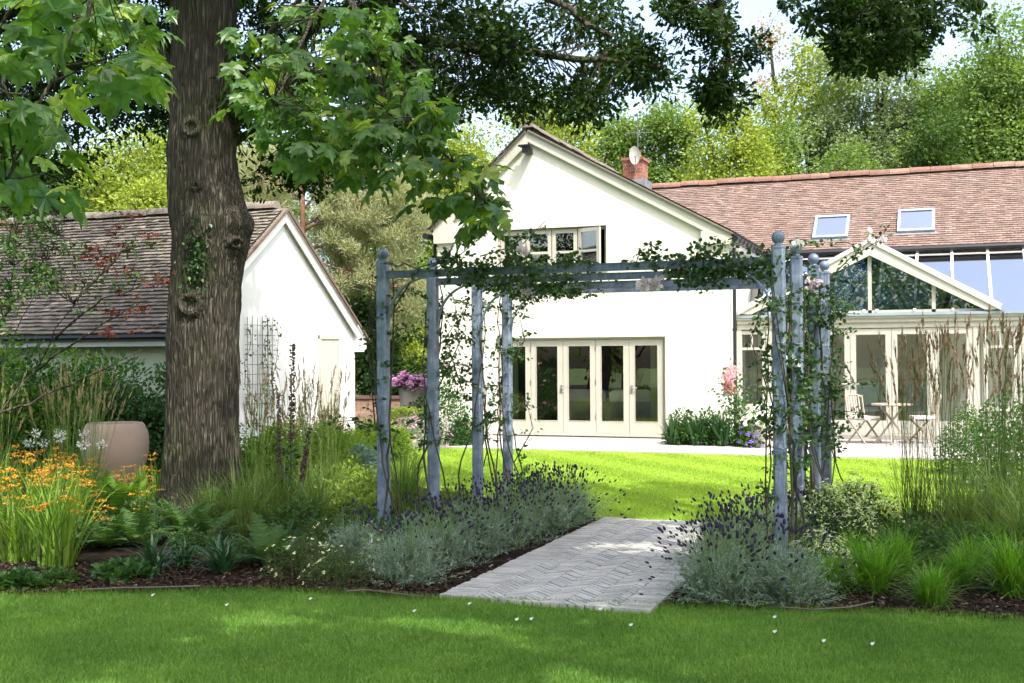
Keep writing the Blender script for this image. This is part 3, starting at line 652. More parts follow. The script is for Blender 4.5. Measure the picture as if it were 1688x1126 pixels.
# sofa seen through the doors
sf = thing('sofa', (-7.0, WY + 1.3, .05), 'beige sofa seen from behind through the folding doors', 'sofa')
b = MB(); b.box(-7.75, -5.75, WY + 1.0, WY + 1.2, .08, .80); b.build('back', M['sofa'], sf)
b = MB(); b.box(-7.75, -5.75, WY + 1.2, WY + 1.9, .1, .45); b.build('seat', M['sofa'], sf)
for xx in (-7.75, -6.75):
    b = MB(); V = []
    b.prism([(xx + .05, WY + .99, .72), (xx + .95, WY + .99, .72), (xx + .97, WY + .99, .90), (xx + .85, WY + .99, .97), (xx + .15, WY + .99, .97), (xx + .03, WY + .99, .90)], (0, .24, 0)); b.build('cushion', M['cushion'], sf)
# ------------------------------------------------------------------ the conservatory
CY = 23.4
cons = thing('conservatory', (-1.5, CY, 0), 'cream framed conservatory with a glazed gable and sloping glass roof beside the house', 'conservatory')
CX0, CX1 = -3.99, 4.2
b = MB(); b.box(CX0, CX1, CY - .06, 25.98, 0.0, .11); b.build('plinth', M['patio_dark'], cons)
b = MB(); b.box(CX0 + .01, CX1, CY + .16, 25.97, .112, .125); b.build('floor', M['floor_in'], cons)
b = MB(); b.box(CX0 + .01, CX1, 25.93, 25.99, .13, 2.45); b.build('inner_wall', M['room'], cons)
fx = lambda px, y=620: aY(px, y, CY).x
b = MB()
b.box(CX0, CX1, CY - .07, CY + .16, 2.30, 2.38); b.box(CX0, CX1, CY - .03, CY + .15, 2.19, 2.30); b.box(CX0, CX1, CY - .11, CY + .16, 2.38, 2.42)
b.build('cornice', M['frame'], cons)
b = MB(); b.box(CX0, CX1, CY - .14, CY + .12, 2.422, 2.475); b.build('gutter', M['lead'], cons)
b = MB(); b.box(CX0, CX1, CY - .04, CY + .1, .112, .15)
for xx in (CX0 + .02, fx(1266), fx(1608), fx(1682), CX1 - .08): b.box(xx - .03, xx + .07, CY - .02, CY + .1, .15, 2.19)
b.build('frame', M['cframe'], cons)
def win(x0, x1, parent):
    b = MB(); frame_rect(b, x0, x1, .62, 2.17, CY, CY + .07, .075); b.box(x0 + .07, x1 - .07, CY + .003, CY + .067, 1.78, 1.83); b.box((x0 + x1) / 2 - .02, (x0 + x1) / 2 + .02, CY + .005, CY + .064, 1.83, 2.1)
    w_ = b.build('window', M['cframe'], parent); pane(x0 + .07, x1 - .07, .69, 2.10, CY + .03, w_, 'cglass')
    b = MB(); b.box(x0 - .02, x1 + .02, CY + .005, CY + .09, .155, .615); b.build('panel', M['cframe'], w_)
    b = MB(); b.box(x0 - .02, x1 + .02, CY - .05, CY + .004, .60, .635); b.build('sill', M['cframe'], w_)
win(fx(1217), fx(1263), cons); win(fx(1622), fx(1679), cons); win(fx(1692), fx(1790), cons); win(fx(1800), fx(1880), cons)
edges = [1270, 1335, 1402, 1470, 1538, 1604]
for i in range(5):
    x0, x1 = fx(edges[i]) + .004, fx(edges[i + 1]) - .004
    b = MB(); frame_rect(b, x0, x1, .155, 2.17, CY - .01, CY + .05, .105, .11, .24); d = b.build('door', M['cframe'], cons)
    pane(x0 + .1, x1 - .1, .39, 2.07, CY + .015, d, 'cglass')
    if i in (1, 2):
        hx = x1 - .05 if i == 1 else x0 + .05
        b = MB(); b.tube([(hx, CY - .01, 1.1), (hx, CY - .05, 1.1), (hx + (.11 if i == 2 else -.11), CY - .05, 1.1)], .011, 6); b.box(hx - .018, hx + .018, CY - .018, CY - .008, 1.0, 1.16); b.build('handle', M['steel'], d)
# glazed gable
GA = Vector((-1.41, CY, 3.86)); GL = (-4.0 + .05, 2.50); GR = (fx(1650, 512), 2.50)
b = MB(); gy = CY - .16
for (xe, ze), sgn in ((GL, -1), (GR, 1)):
    b.prism([(xe, gy, ze), (GA.x, gy, GA.z), (GA.x, gy, GA.z - .27), (xe - sgn * .28, gy, ze)][::1], (0, .06, 0))
    b.prism([(xe, gy - .03, ze + .03), (GA.x, gy - .03, GA.z + .03), (GA.x, gy - .03, GA.z - .02), (xe, gy - .03, ze - .02)], (0, .2, 0))
b.build('bargeboard', M['board'], cons)
b = MB(); b.lathe([(0, 0), (.055, 0), (.05, .05), (.03, .08), (.03, .13), (.05, .16), (.06, .19), (.045, .24), (.02, .27), (0, .28)], (GA.x, gy - .0, GA.z), 12); b.build('finial', M['cframe'], cons)
b = MB()
def gz_at(x): return GA.z - .20 - (GA.z - 2.5) * (abs(x - GA.x) / (GR[0] - GA.x if x > GA.x else GA.x - GL[0]))
for px in (1434, 1539, 1327):
    x = fx(px, 480); b.box(x - .035, x + .035, CY - .05, CY + .03, 2.476, gz_at(x) + .03)
b.box(CX0 + .3, GR[0] - .3, CY - .05, CY + .03, 2.476, 2.53)
b.build('mullion', M['cframe'], cons)
b = MB(); b.prism([(GL[0] + .25, CY - .01, 2.5), (GR[0] - .25, CY - .01, 2.5), (GA.x, CY - .01, GA.z - .2)], (0, .002, 0)); b.build('gable_pane', M['gglass'], cons)
# gable roof and lean-to glass
def glazing(quad, nb, name, bw=.05, first=0):
    p = [Vector(q) for q in quad]   # low-left, low-right, up-right, up-left
    nn = (p[1] - p[0]).cross(p[3] - p[0]).normalized()
    if nn.z < 0: nn = -nn
    b = MB(); b.add([tuple(q + nn * .01) for q in p], [(0, 1, 2, 3)]); b.build('roof_pane', M['rglass'], cons)
    for k in range(nb + 1):
        b = MB(); a, c = p[0].lerp(p[1], k / nb), p[3].lerp(p[2], k / nb); b.bar(a + nn * .02, c + nn * .02, bw, .07, nn); b.build('glazing_bar', M['white'], cons)
glazing([(GA.x + .12, CY - .05, 2.47), (CX1, CY - .05, 2.47), (CX1, 25.96, 3.86), (GA.x + .12, 25.96, 3.86)], 8, 'lean_to')
glazing([(CX0 + .05, CY - .05, 2.47), (GA.x - .12, CY - .05, 2.47), (GA.x - .12, 25.96, 3.86), (CX0 + .05, 25.96, 3.86)], 4, 'lean_to')
glazing([(GL[0], CY - .0, 2.56), (GL[0], 25.0, 2.56), (GA.x, 25.96, GA.z + .02), (GA.x, CY - .0, GA.z + .02)], 3, 'gable')
glazing([(GR[0], CY - .0, 2.56), (GR[0], 25.0, 2.56), (GA.x, 25.96, GA.z + .02), (GA.x, CY - .0, GA.z + .02)], 3, 'gable')
b = MB(); b.box(CX0, CX1, 25.86, 25.99, 3.86, 3.92); b.build('top_rail', M['white'], cons)
# things inside
def dining_chair(loc, rz_, label):
    t = thing('dining_chair', loc, label, 'dining chair', 'dining chairs inside the conservatory'); t.rotation_euler = (0, 0, rz_)
    def p(b, n, m): 
        q = b.build(n, m, None); q.parent = t; return q
    b = MB(); b.box(-.24, .24, -.24, .24, .42, .5); p(b, 'seat', M['chairblue'])
    b = MB(); b.prism([(-.2, -.26, .55), (.2, -.26, .55), (.24, -.3, 1.0), (-.24, -.3, 1.0)], (0, .03, 0)); p(b, 'backrest', M['chairblue'])
    b = MB(); b.tube([(-.22, -.25, .45), (-.25, -.3, .98), (-.22, -.31, 1.04), (0, -.32, 1.07), (.22, -.31, 1.04), (.25, -.3, .98), (.22, -.25, .45)], .022, 6); p(b, 'back_frame', M['oakwood'])
    for sx in (-1, 1):
        for sy in (-1, 1):
            b = MB(); b.tube([(sx * .21, sy * .21, .43), (sx * .23, sy * .24, 0)], (.024, .016), 6); p(b, 'leg', M['oakwood'])
    return t
for px, rz_, l in ((1430, .05, 'leftmost pale blue upholstered dining chair with curved wooden frame behind the glass doors'), (1465, -.1, 'middle pale blue dining chair with wooden frame behind the glass doors'), (1508, .03, 'rightmost pale blue dining chair with wooden frame behind the tall grass')):
    q = aY(px, 660, 24.35); dining_chair((q.x, 24.35 + (.1 if px == 1465 else 0), .126), rz_, l)
q = aY(1462, 650, 24.9); tb = thing('dining_table', (q.x, 24.9, .126), 'wooden dining table behind the pale blue chairs inside the conservatory', 'table')
b = MB(); b.box(q.x - .9, q.x + .9, 24.6, 25.3, .86, .9); b.build('tabletop', M['oakwood'], tb)
for sx in (-.8, .8):
    for sy in (24.68, 25.22):
        b = MB(); b.box(q.x + sx - .03, q.x + sx + .03, sy - .03, sy + .03, .126, .86); b.build('leg', M['oakwood'], tb)
q = aY(1456, 600, 25.5); lp = thing('table_lamp', (q.x, 25.5, .126), 'lamp with a white tapered shade inside the conservatory', 'lamp')
b = MB(); b.lathe([(.14, 0), (.14, .02), (.02, .04), (.02, 1.12)], (q.x, 25.5, .126), 12); b.build('stand', M['oakwood'], lp)
b = MB(); b.lathe([(.24, 1.12), (.12, 1.48), (.115, 1.48), (.235, 1.12)], (q.x, 25.5, .126), 20); b.build('lamp_shade', M['shade'], lp)
for px, l in ((1455, 'clear glass dome pendant lamp left in the glazed gable'), (1568, 'clear glass dome pendant lamp right in the glazed gable')):
    q = aY(px, 496, 24.0); t = thing('pendant_lamp', (q.x, 24.0, q.z), l, 'pendant lamp', 'pendant lamps in the conservatory')
    b = MB(); b.lathe([(.15, -.08), (.145, 0), (.1, .08), (.03, .12), (.03, .17)], (q.x, 24.0, q.z), 16); b.build('lamp_shade', M['steel'], t, True)
    b = MB(); b.tube([(q.x, 24.0, q.z + .17), (q.x, 24.0, q.z + .6)], .006, 5); b.build('cord', M['wire'], t)

# ------------------------------------------------------------------ the garage
GXW = -11.9
gar = thing('garage', (-14, 16, 0), 'white garage with a lichened tiled roof beyond the big tree', 'garage')
gy0, gy1, gze, gya, gza = 16.05, 21.9, 2.30, 19.0, 4.50
b = MB()
prof = [(gy0, gze), (gya, gza - .07), (gy1, gze)]
poly = [(GXW, gy0, 0), (GXW, gy1, 0), (GXW, gy1, gze), (GXW, gya, gza - .09), (GXW, gy0, gze)]
b.prism(poly, (-.25, 0, 0)); b.build('wall', M['gwall'], gar)
b = MB(); b.box(-25, GXW - .251, gy0, gy0 + .25, 0, gze - .05); b.box(-25, GXW - .251, gy1 - .25, gy1, 0, gze - .05); b.build('wall', stucco('green_shade_render', (.60, .64, .48), (.55, .58, .43)), gar)  # side walls: greenish shade is put into the render colour
gu = Vector((0, gya - gy0 + .35, gza - gze + .26)); gl = gu.length; gun = gu.normalized(); gnn = Vector((0, -gun.z, gun.y))
b = MB(); og = Vector((-25, gy0 - .35, gze - .24)); tile_roof(b, og, (1, 0, 0), gun, 80, int(gl / .115), .165, .115, gnn, .036, .008)
b.prism([og + gnn * .012, og + gun * gl + gnn * .012, og + gun * gl - gnn * .04, og - gnn * .04], (13.25, 0, 0))
gu2 = Vector((0, -(gy1 - gya + .35), gza - gze + .26)); g2n = gu2.normalized(); gn2 = Vector((0, -g2n.z, g2n.y)); gn2 = gn2 if gn2.z > 0 else -gn2
o3 = Vector((-11.8, gy1 + .35, gze - .24)); tile_roof(b, o3, (-1, 0, 0), g2n, 80, int(gu2.length / .105), .165, .105, gn2, .02, .006)
b.prism([o3 + gn2 * .012, o3 + g2n * gu2.length + gn2 * .012, o3 + g2n * gu2.length - gn2 * .04, o3 - gn2 * .04], (-13.25, 0, 0))
b.build('roof', M['gtile'], gar)
b = MB(); ridge_line(b, (-25, gya, gza + .09), (-11.75, gya, gza + .09), .14, .42); b.build('ridge', M['gridge'], gar)
b = MB(); e = .04
for (ya, za), (yb, zb_) in (((gy0 - .3, gze - .24), (gya, gza - .02)), ((gya, gza - .02), (gy1 + .3, gze - .24))):
    b.prism([(-11.80, ya, za), (-11.80, yb, zb_), (-11.80, yb, zb_ - .22), (-11.80, ya, za - .2)], (-.03, 0, 0))
b.build('bargeboard', M['white'], gar)
for (ya, za), (yb, zb_) in (((gy0 - .36, gze - .22), (gya, gza + .035)), ((gya, gza + .035), (gy1 + .36, gze - .22))):
    b = MB(); b.prism([(-11.755, ya, za), (-11.755, yb, zb_), (-11.755, yb, zb_ - .06), (-11.755, ya, za - .06)], (.03, 0, 0)); b.build('verge', M['tile'], gar)
b = MB(); b.prism([(-11.79, gy1 - .05, gze - .5), (-11.79, gy1 + .32, gze - .5), (-11.79, gy1 + .32, gze - .22), (-11.79, gy1 - .05, gze + .08)], (-.11, 0, 0)); b.build('boxed_eave', M['white'], gar)
b = MB(); b.box(-25, -11.8, gy0 - .33, gy0 - .3, gze - .42, gze - .25); b.build('fascia', M['gwall'], gar)
b = MB(); b.tube([(-25, gy0 - .39, gze - .27), (-11.85, gy0 - .39, gze - .27)], .055, 8); b.build('gutter', M['black'], gar)
dA, dB = aX(527, 553, GXW), aX(556, 553, GXW)
b = MB(); b.box(GXW, GXW + .03, dA.y - .06, dA.y, 0, 2.13); b.box(GXW, GXW + .03, dB.y, dB.y + .06, 0, 2.13); b.box(GXW, GXW + .035, dA.y - .06, dB.y + .06, 2.06, 2.14)
k = dA.y + .004
while k < dB.y - .02: b.box(GXW + .001, GXW + .015, k, min(k + .1, dB.y - .004), .05, 2.06); k += .108
gd = b.build('door', M['board'], gar)
b = MB(); b.tube([(GXW + .015, dB.y - .1, 1.0), (GXW + .07, dB.y - .1, 1.0), (GXW + .07, dB.y - .2, 1.0)], .012, 6); b.build('handle', M['steel'], gd)
# low brick wall, beyond the hedge
w0, w1 = aY(583, 660, 26.0), aY(716, 660, 26.0)
b = MB(); b.box(w0.x - 2.5, w1.x + .4, 26.0, 26.22, 0, aY(640, 658, 26).z); wl = b.build('brick_wall', M['brick2'], None, at=(w0.x, 26, 0)); tag(wl, 'low pale brick retaining wall between the garage and the house', 'wall')
b = MB(); b.box(w0.x - 2.5, w1.x + .4, 25.97, 26.25, aY(640, 658, 26).z + .002, aY(640, 655, 26).z + .03); b.build('coping', M['ridge'], wl)

# ------------------------------------------------------------------ the pergola
LX, RX = -4.585, [-1.21, -1.20, -1.175, -1.16]
PYs = [8.95, 9.98, 11.08, 11.95]
per = thing('pergola', (-2.9, 8.95, 0), 'blue grey metal rose pergola with ball finials standing over the brick path', 'pergola')
def post(x, y):
    s = .048; c = .014; P = [(s, s - c), (s - c, s), (-s + c, s), (-s, s - c), (-s, -s + c), (-s + c, -s), (s - c, -s), (s, -s + c)]
    b = MB(); b.prism([(x + p, y + q, 0) for p, q in P], (0, 0, 2.475))
    b.prism([(x + p * 1.08, y + q * 1.08, 2.476) for p, q in P], (0, 0, .02))
    for zz in (.55, .95, 1.35, 1.75, 2.1): b.tube([(x + p * 1.04, y + q * 1.04, zz + .01 * (i % 2)) for i, (p, q) in enumerate(P + P[:1])], .003, 4)
    o = b.build('post', M['post'], per)
    b = MB(); b.lathe([(.0, 0), (.035, .0), (.03, .012)] + [(.052 * math.cos(a), .062 + .052 * math.sin(a)) for a in np.linspace(-1.1, 1.5707, 12)], (x, y, 2.497), 18); b.build('finial', M['post'], o, True)
for i in range(4):
    post(LX, PYs[i]); post(RX[i], PYs[i])
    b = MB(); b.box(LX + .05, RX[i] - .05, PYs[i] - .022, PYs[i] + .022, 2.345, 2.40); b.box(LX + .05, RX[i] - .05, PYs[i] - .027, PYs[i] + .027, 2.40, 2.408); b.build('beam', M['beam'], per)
    for x, s in ((LX + .05, 1), (RX[i] - .05, -1)):
        pts = [(x + s * .36 * (1 - math.cos(a)), PYs[i], 1.95 + .39 * math.sin(a)) for a in np.linspace(0, math.pi / 2, 12)]
        b = MB()
        for p_, q_ in zip(pts[:-1], pts[1:]): b.bar(p_, Vector(q_) + (Vector(q_) - Vector(p_)) * .05, .04, .012, (s, 0, .0) if abs(q_[0] - p_[0]) < abs(q_[2] - p_[2]) else (0, 0, 1))
        b.build('brace', M['post'], per)

# ------------------------------------------------------------------ garden furniture, pots
def folding_chair(loc, rz_, label):
    t = thing('garden_chair', loc, label, 'garden chair', 'folding garden chairs on the patio'); t.rotation_euler = (0, 0, rz_)
    def p(b, n, m): q = b.build(n, m, None); q.parent = t; return q
    for sx in (-.22, .22):   # x: side, y: front(-) to back(+)
        b = MB(); b.bar((sx, -.22, 0), (sx, .2, .46), .03, .022, (1, 0, 0)); b.bar((sx, .19, .45), (sx, .26, .88), .03, .022, (1, 0, 0)); p(b, 'leg', M['teak'])
        b = MB(); b.bar((sx * .86, .24, 0), (sx * .86, -.2, .44), .03, .022, (1, 0, 0)); p(b, 'leg', M['teak'])
    b = MB()
    for k in range(6): b.box(-.2, .2, -.22 + k * .075, -.16 + k * .075, .435, .452)
    p(b, 'seat', M['teak'])
    b = MB(); b.tube([(-.22, .265, .85), (-.1, .285, .885), (.1, .285, .885), (.22, .265, .85)], .02, 6); b.bar((-.2, .21, .55), (.2, .21, .55), .02, .035)
    for k in range(5): b.bar((-.14 + k * .07, .213, .55), (-.14 + k * .07, .272, .86), .03, .012, (0, 1, 0))
    p(b, 'backrest', M['teak'])
    b = MB(); b.box(-.2, .2, -.2, .2, .454, .50); q = p(b, 'seat_cushion', M['cushion'])
    b = MB(); b.bar((-.2, -.14, .10), (.2, -.14, .10), .02, .03); p(b, 'stretcher', M['teak'])
q = gz(1425, 730, .035); folding_chair((q.x, q.y, .033), rad(52), 'weathered folding garden chair with white seat pad left of the round table')
q = gz(1522, 730, .035); folding_chair((q.x, q.y, .033), rad(-75), 'folding garden chair behind the tall brown grass right of the round table')
q = gz(1471, 731, .035); t = thing('garden_table', (q.x, q.y, .033), 'small round weathered wooden table on the patio', 'garden table')
b = MB(); b.lathe([(0, .70), (.36, .70), (.37, .715), (.36, .735), (0, .735)], (q.x, q.y, .033), 28); b.build('tabletop', M['teak'], t)
for a in (0, 1.57):
    for s in (-1, 1):
        b = MB(); dx, dy = math.cos(a) * .3 * s, math.sin(a) * .3 * s
        b.bar((q.x - dx, q.y - dy, .04), (q.x + dx * .7, q.y + dy * .7, .735), .04, .024, (-dy, dx, 0)); b.build('leg', M['teak'], t)
# taupe urn
q = gz(190, 800); sc_ = (gz(190, 800) - CAM).dot(RM @ Vector((0, 0, -1))) / F
up_ = thing('garden_urn', (q.x, q.y, 0), 'large round taupe garden pot standing among the orange flowers', 'pot')
r0 = 54 * sc_; ht = aT(190, 697, sc_ * F).z
b = MB(); pr = [(.6, 0), (.66, .05), (.84, .25), (.94, .42), (.99, .56), (1.0, .68), (.985, .78), (.94, .88), (.87, .96), (.81, 1.0), (.79, 1.0), (.77, .985), (.86, .86), (.88, .7)]
b.lathe([(r_ * r0, z_ * ht) for r_, z_ in pr], (q.x, q.y, 0), 48); b.build('vessel', M['pot'], up_, True)
b = MB(); b.lathe([(0, ht * .80), (r0 * .86, ht * .86)], (q.x, q.y, 0), 32); b.build('soil', M['soil'], up_)
# pale pot by the conservatory
q = gz(1262, 737, .03); wp = thing('plant_pot', (q.x, q.y, .03), 'pale planter full of white flowers by the conservatory corner', 'plant pot')
b = MB(); b.lathe([(.0, 0), (.2, 0), (.23, .08), (.26, .36), (.285, .37), (.285, .41), (.25, .41), (.24, .36), (0, .35)], (q.x, q.y, .03), 28); b.build('vessel', M['potw'], wp, True)
WPOT = q
# irrigation hoses on the mulch
for pts_, l in (([(140, 972), (200, 969), (260, 968), (330, 966)], 'thin brown hose on the mulch below the strap leaved clumps'), ([(570, 975), (600, 972), (650, 978), (700, 984)], 'thin brown hose on the mulch left of the path'), ([(1285, 1001), (1340, 1005), (1400, 1001), (1440, 992)], 'brown irrigation hose curving on the mulch right of the path')):
    b = MB(); pp = [gz(x, y, .05) for x, y in pts_]; b.tube(pp, .006, 6); tag(b.build('hose', M['hose'], None, at=tuple(pp[0])), l, 'hose', 'irrigation hoses on the mulch')
# trellis on the garage gable: three wire panels
tA, tB = aX(408, 600, GXW + .05), aX(449, 600, GXW + .05); z0, z1 = .75, 2.42
tl = thing('trellis', (GXW + .05, tA.y, z0), 'thin grey wire trellis fixed on the white garage gable', 'trellis')
b = MB()
for k in range(6): yy = tA.y + (tB.y - tA.y) * k / 5; b.tube([(GXW + .05, yy, z0), (GXW + .05, yy, z1 + .03 * (k % 2))], .007, 5)
b.build('upright', M['wire'], tl)
b = MB()
for k in range(9): zz = z0 + (z1 - z0) * (k + .5) / 9.3; b.tube([(GXW + .06, tA.y - .1, zz), (GXW + .06, tB.y + .1, zz)], .006, 5)
b.build('crossbar', M['wire'], tl)
# ------------------------------------------------------------------ leaf shapes (side, axis, normal)
LEAF = ([(0, 0, 0), (.30, .45, .07), (0, 1, -.03), (-.30, .45, .07)], [(0, 1, 2), (0, 2, 3)])
OVAL = ([(0, 0, 0), (.26, .2, .05), (.36, .5, .07), (.2, .82, .03), (0, 1, -.06), (-.2, .82, .03), (-.36, .5, .07), (-.26, .2, .05)], [(0, 1, 2, 3, 4), (0, 4, 5, 6, 7)])
_mo = [(0, 0), (.14, -.05), (.42, -.02), (.30, .19), (.62, .36), (.55, .52), (.27, .46), (.24, .70), (.10, .74), (0, 1.04)]
_mo = _mo + [(-x, y) for x, y in _mo[-2:0:-1]]
MAPLE = ([(0, .3, -.02)] + [(x, y, -.42 * (y - .2) ** 2 - .40 * x * x + .05) for x, y in _mo], [(0, 1 + i, 1 + (i + 1) % len(_mo)) for i in range(len(_mo))])
_oo = [(0, 0), (.16, .22), (.08, .34), (.27, .52), (.13, .63), (.22, .80), (0, 1)]
_oo = _oo + [(-x, y) for x, y in _oo[-2:0:-1]]
OAK = ([(0, .45, 0)] + [(x, y, .06 * abs(x) - .1 * y * y) for x, y in _oo], [(0, 1 + i, 1 + (i + 1) % len(_oo)) for i in range(len(_oo))])
PET = ([(0, 0, 0), (.4, .5, .15), (.25, 1, .05), (-.25, 1, .05), (-.4, .5, .15)], [(0, 1, 2, 3, 4)])
SPIKE = ([(-.5, 0, 0), (0, 0, .5), (.5, 0, 0), (0, 0, -.5), (0, 1, 0), (.7, .5, 0), (-.7, .5, 0), (0, .5, .7), (0, .5, -.7)], [(0, 7, 1), (1, 7, 5), (1, 5, 2), (2, 5, 8), (2, 8, 3), (3, 8, 6), (3, 6, 0), (0, 6, 7), (7, 4, 5), (5, 4, 8), (8, 4, 6), (6, 4, 7)])
NEED = ([(-.5, 0, 0), (.5, 0, 0), (0, 1, .0)], [(0, 1, 2)])

def sz(a, w_=1, n_=1): a = np.asarray(a, float); return np.stack([a * w_, a, a * n_], 1)
def leafcloud(b, pos, out, size, tmp, rng, up=.9, jitter=.7, droop=0, w_=1):
    """leaves at pos pointing roughly along out, faces mostly turned up"""
    n = len(pos); ax = out + randdir(n, rng) * jitter; ax[:, 2] -= droop
    nr = randdir(n, rng) * (1.1 - up * .6); nr[:, 2] += up
    b.inst(*tmp, pos, frames(ax, nr), sz(size, w_))
def cluster_pts(centers, radii, n_per, rng, shell=.45, squash=.75):
    P = []; O = []
    for c, r, n in zip(centers, radii, n_per):
        d = randdir(n, rng); rr = r * rng.uniform(shell ** 2, 1, n) ** .5
        d2 = d * rr[:, None]; d2[:, 2] *= squash; P.append(np.asarray(c) + d2); O.append(d)
    return np.concatenate(P), np.concatenate(O)
def ribbons(b, roots, dirs, length, width, curl, rng, seg=4, tip=.05, fold=0, gravity=1.0):
    """arching blades; roots n*3, dirs n*3 unit start directions"""
    n = len(roots); hd = dirs.copy(); hd[:, 2] = 0; hn = np.linalg.norm(hd, axis=1)[:, None] + 1e-6; hd = hd / hn
    side = np.stack([-hd[:, 1], hd[:, 0], np.zeros(n)], 1)
    p = roots.copy(); d = dirs.copy(); V = []
    for k in range(seg + 1):
        u = k / seg; w_ = width * (np.sin(np.pi * min(1, .35 + .65 * u)) ** .8 if u < 1 else tip)
        w_ = np.maximum(w_, width * tip)
        V += [p - side * w_[:, None] / 2, p + side * w_[:, None] / 2]
        d = d + (hd * .35 - np.array([0, 0, 1.0]) * gravity) * (curl[:, None] / seg) * (0.4 + u * 1.4)
        d /= np.linalg.norm(d, axis=1)[:, None]; p = p + d * (length / seg)[:, None]
    V = np.stack(V, 1); s = b.n; K = 2 * (seg + 1); b.v.append(V.reshape(-1, 3)); b.n += n * K
    f = np.array([(2 * k, 2 * k + 1, 2 * k + 3, 2 * k + 2) for k in range(seg)])[None] + (np.arange(n) * K)[:, None, None] + s
    b.f.append(f.reshape(-1, 4)); return V[:, -2]
def updirs(n, spread, rng, bias=None):
    th = rng.uniform(0, 2 * np.pi, n); s = np.abs(rng.normal(0, spread, n)).clip(0, 1.3)
    d = np.stack([np.cos(th) * np.sin(s), np.sin(th) * np.sin(s), np.cos(s)], 1)
    if bias is not None: d += np.array(bias); d /= np.linalg.norm(d, axis=1)[:, None]
    return d
def disc(n, r, rng): th = rng.uniform(0, 2 * np.pi, n); q = r * np.sqrt(rng.uniform(0, 1, n)); return np.stack([q * np.cos(th), q * np.sin(th), np.zeros(n)], 1)

# ------------------------------------------------------------------ kinds of plant; each builder returns a thing standing at the origin
def k_lavender(seed, flowers=1.0):
    rng = np.random.default_rng(seed); t = thing('lavender_bush', (0, 0, 0))
    n = 330; d = updirs(n, .75, rng); L = rng.uniform(.28, .46, n) * (1 - .25 * (1 - d[:, 2])); r0 = disc(n, .14, rng)
    b = MB(); b3 = MB()
    # stems
    ribbons(b, r0, d, L, np.full(n, .004), np.full(n, .12), rng, 3, .5)
    # leaves along the stems
    P = []; O = []
    for u in np.linspace(.25, .98, 17):
        q = r0 + d * (L * u)[:, None]; q[:, 2] -= .05 * u * u * L
        P.append(q + rng.normal(0, .006, (n, 3))); O.append(d * .7 + randdir(n, rng) * .8)
    P = np.concatenate(P); O = np.concatenate(O); m = len(P); P[:, 2] = np.maximum(P[:, 2], .02)
    b.inst([(-.5, 0, 0), (.5, 0, 0), (.35, .7, .08), (-.35, .7, .08), (0, 1, .1)], [(0, 1, 2, 3), (3, 2, 4)], P, frames(O, randdir(m, rng) + [0, 0, .6]), np.stack([rng.uniform(.004, .007, m), rng.uniform(.028, .05, m), np.full(m, .03)], 1))
    b.build('foliage', M['lav'], t)
    n = int(135 * flowers); d = updirs(n, .62, rng); r0 = disc(n, .12, rng); L = rng.uniform(.46, .62, n) * (1 - .12 * (1 - d[:, 2]))
    b = MB(); tip = ribbons(b, r0, d, L, np.full(n, .0035), np.full(n, .15), rng, 4, .8); b.build('stems', M['reed'], t)
    b = MB(); dd = d + rng.normal(0, .18, (n, 3)); dd[:, 2] -= .05
    l = rng.uniform(.024, .046, n); b.inst(*SPIKE, tip, frames(dd, randdir(n, rng)), np.stack([l * .26 + .004, l, l * .26 + .004], 1)); b.build('flower_spikes', M['lavf'], t)
    return t
def k_crocosmia(seed):
    rng = np.random.default_rng(seed); t = thing('crocosmia_clump', (0, 0, 0)); b = MB(); n = 95
    d = updirs(n, .28, rng); ribbons(b, disc(n, .13, rng), d, rng.uniform(.45, .85, n), rng.uniform(.014, .024, n), rng.uniform(.3, 1.0, n), rng, 6); b.build('leaves', M['crol'], t)
    n = 19; b = MB(); d = updirs(n, .38, rng); tip = ribbons(b, disc(n, .1, rng), d, rng.uniform(.48, .78, n), np.full(n, .006), np.full(n, .5), rng, 6, .8); b.build('stems', M['stem'], t)
    b = MB(); P = []; O = []
    for i in range(n):
        out = d[i] * [1, 1, 0]; out /= np.linalg.norm(out) + 1e-6
        for k in range(9):
            c = tip[i] + out * .018 * (k - 5) + np.array([0, 0, .006 * (k % 2) - .008]) + rng.normal(0, .008, 3)
            for q in range(5):
                a = q / 5 * 6.28 + k; P.append(c); O.append([math.cos(a), math.sin(a), .9])
    P = np.array(P); O = np.array(O); m = len(P); b.inst(*PET, P, frames(O + rng.normal(0, .25, (m, 3)), np.tile([0, 0, 1.], (m, 1)) + rng.normal(0, .3, (m, 3))), sz(rng.uniform(.014, .026, m), .5)); b.build('flowers', M['orange'], t)
    return t
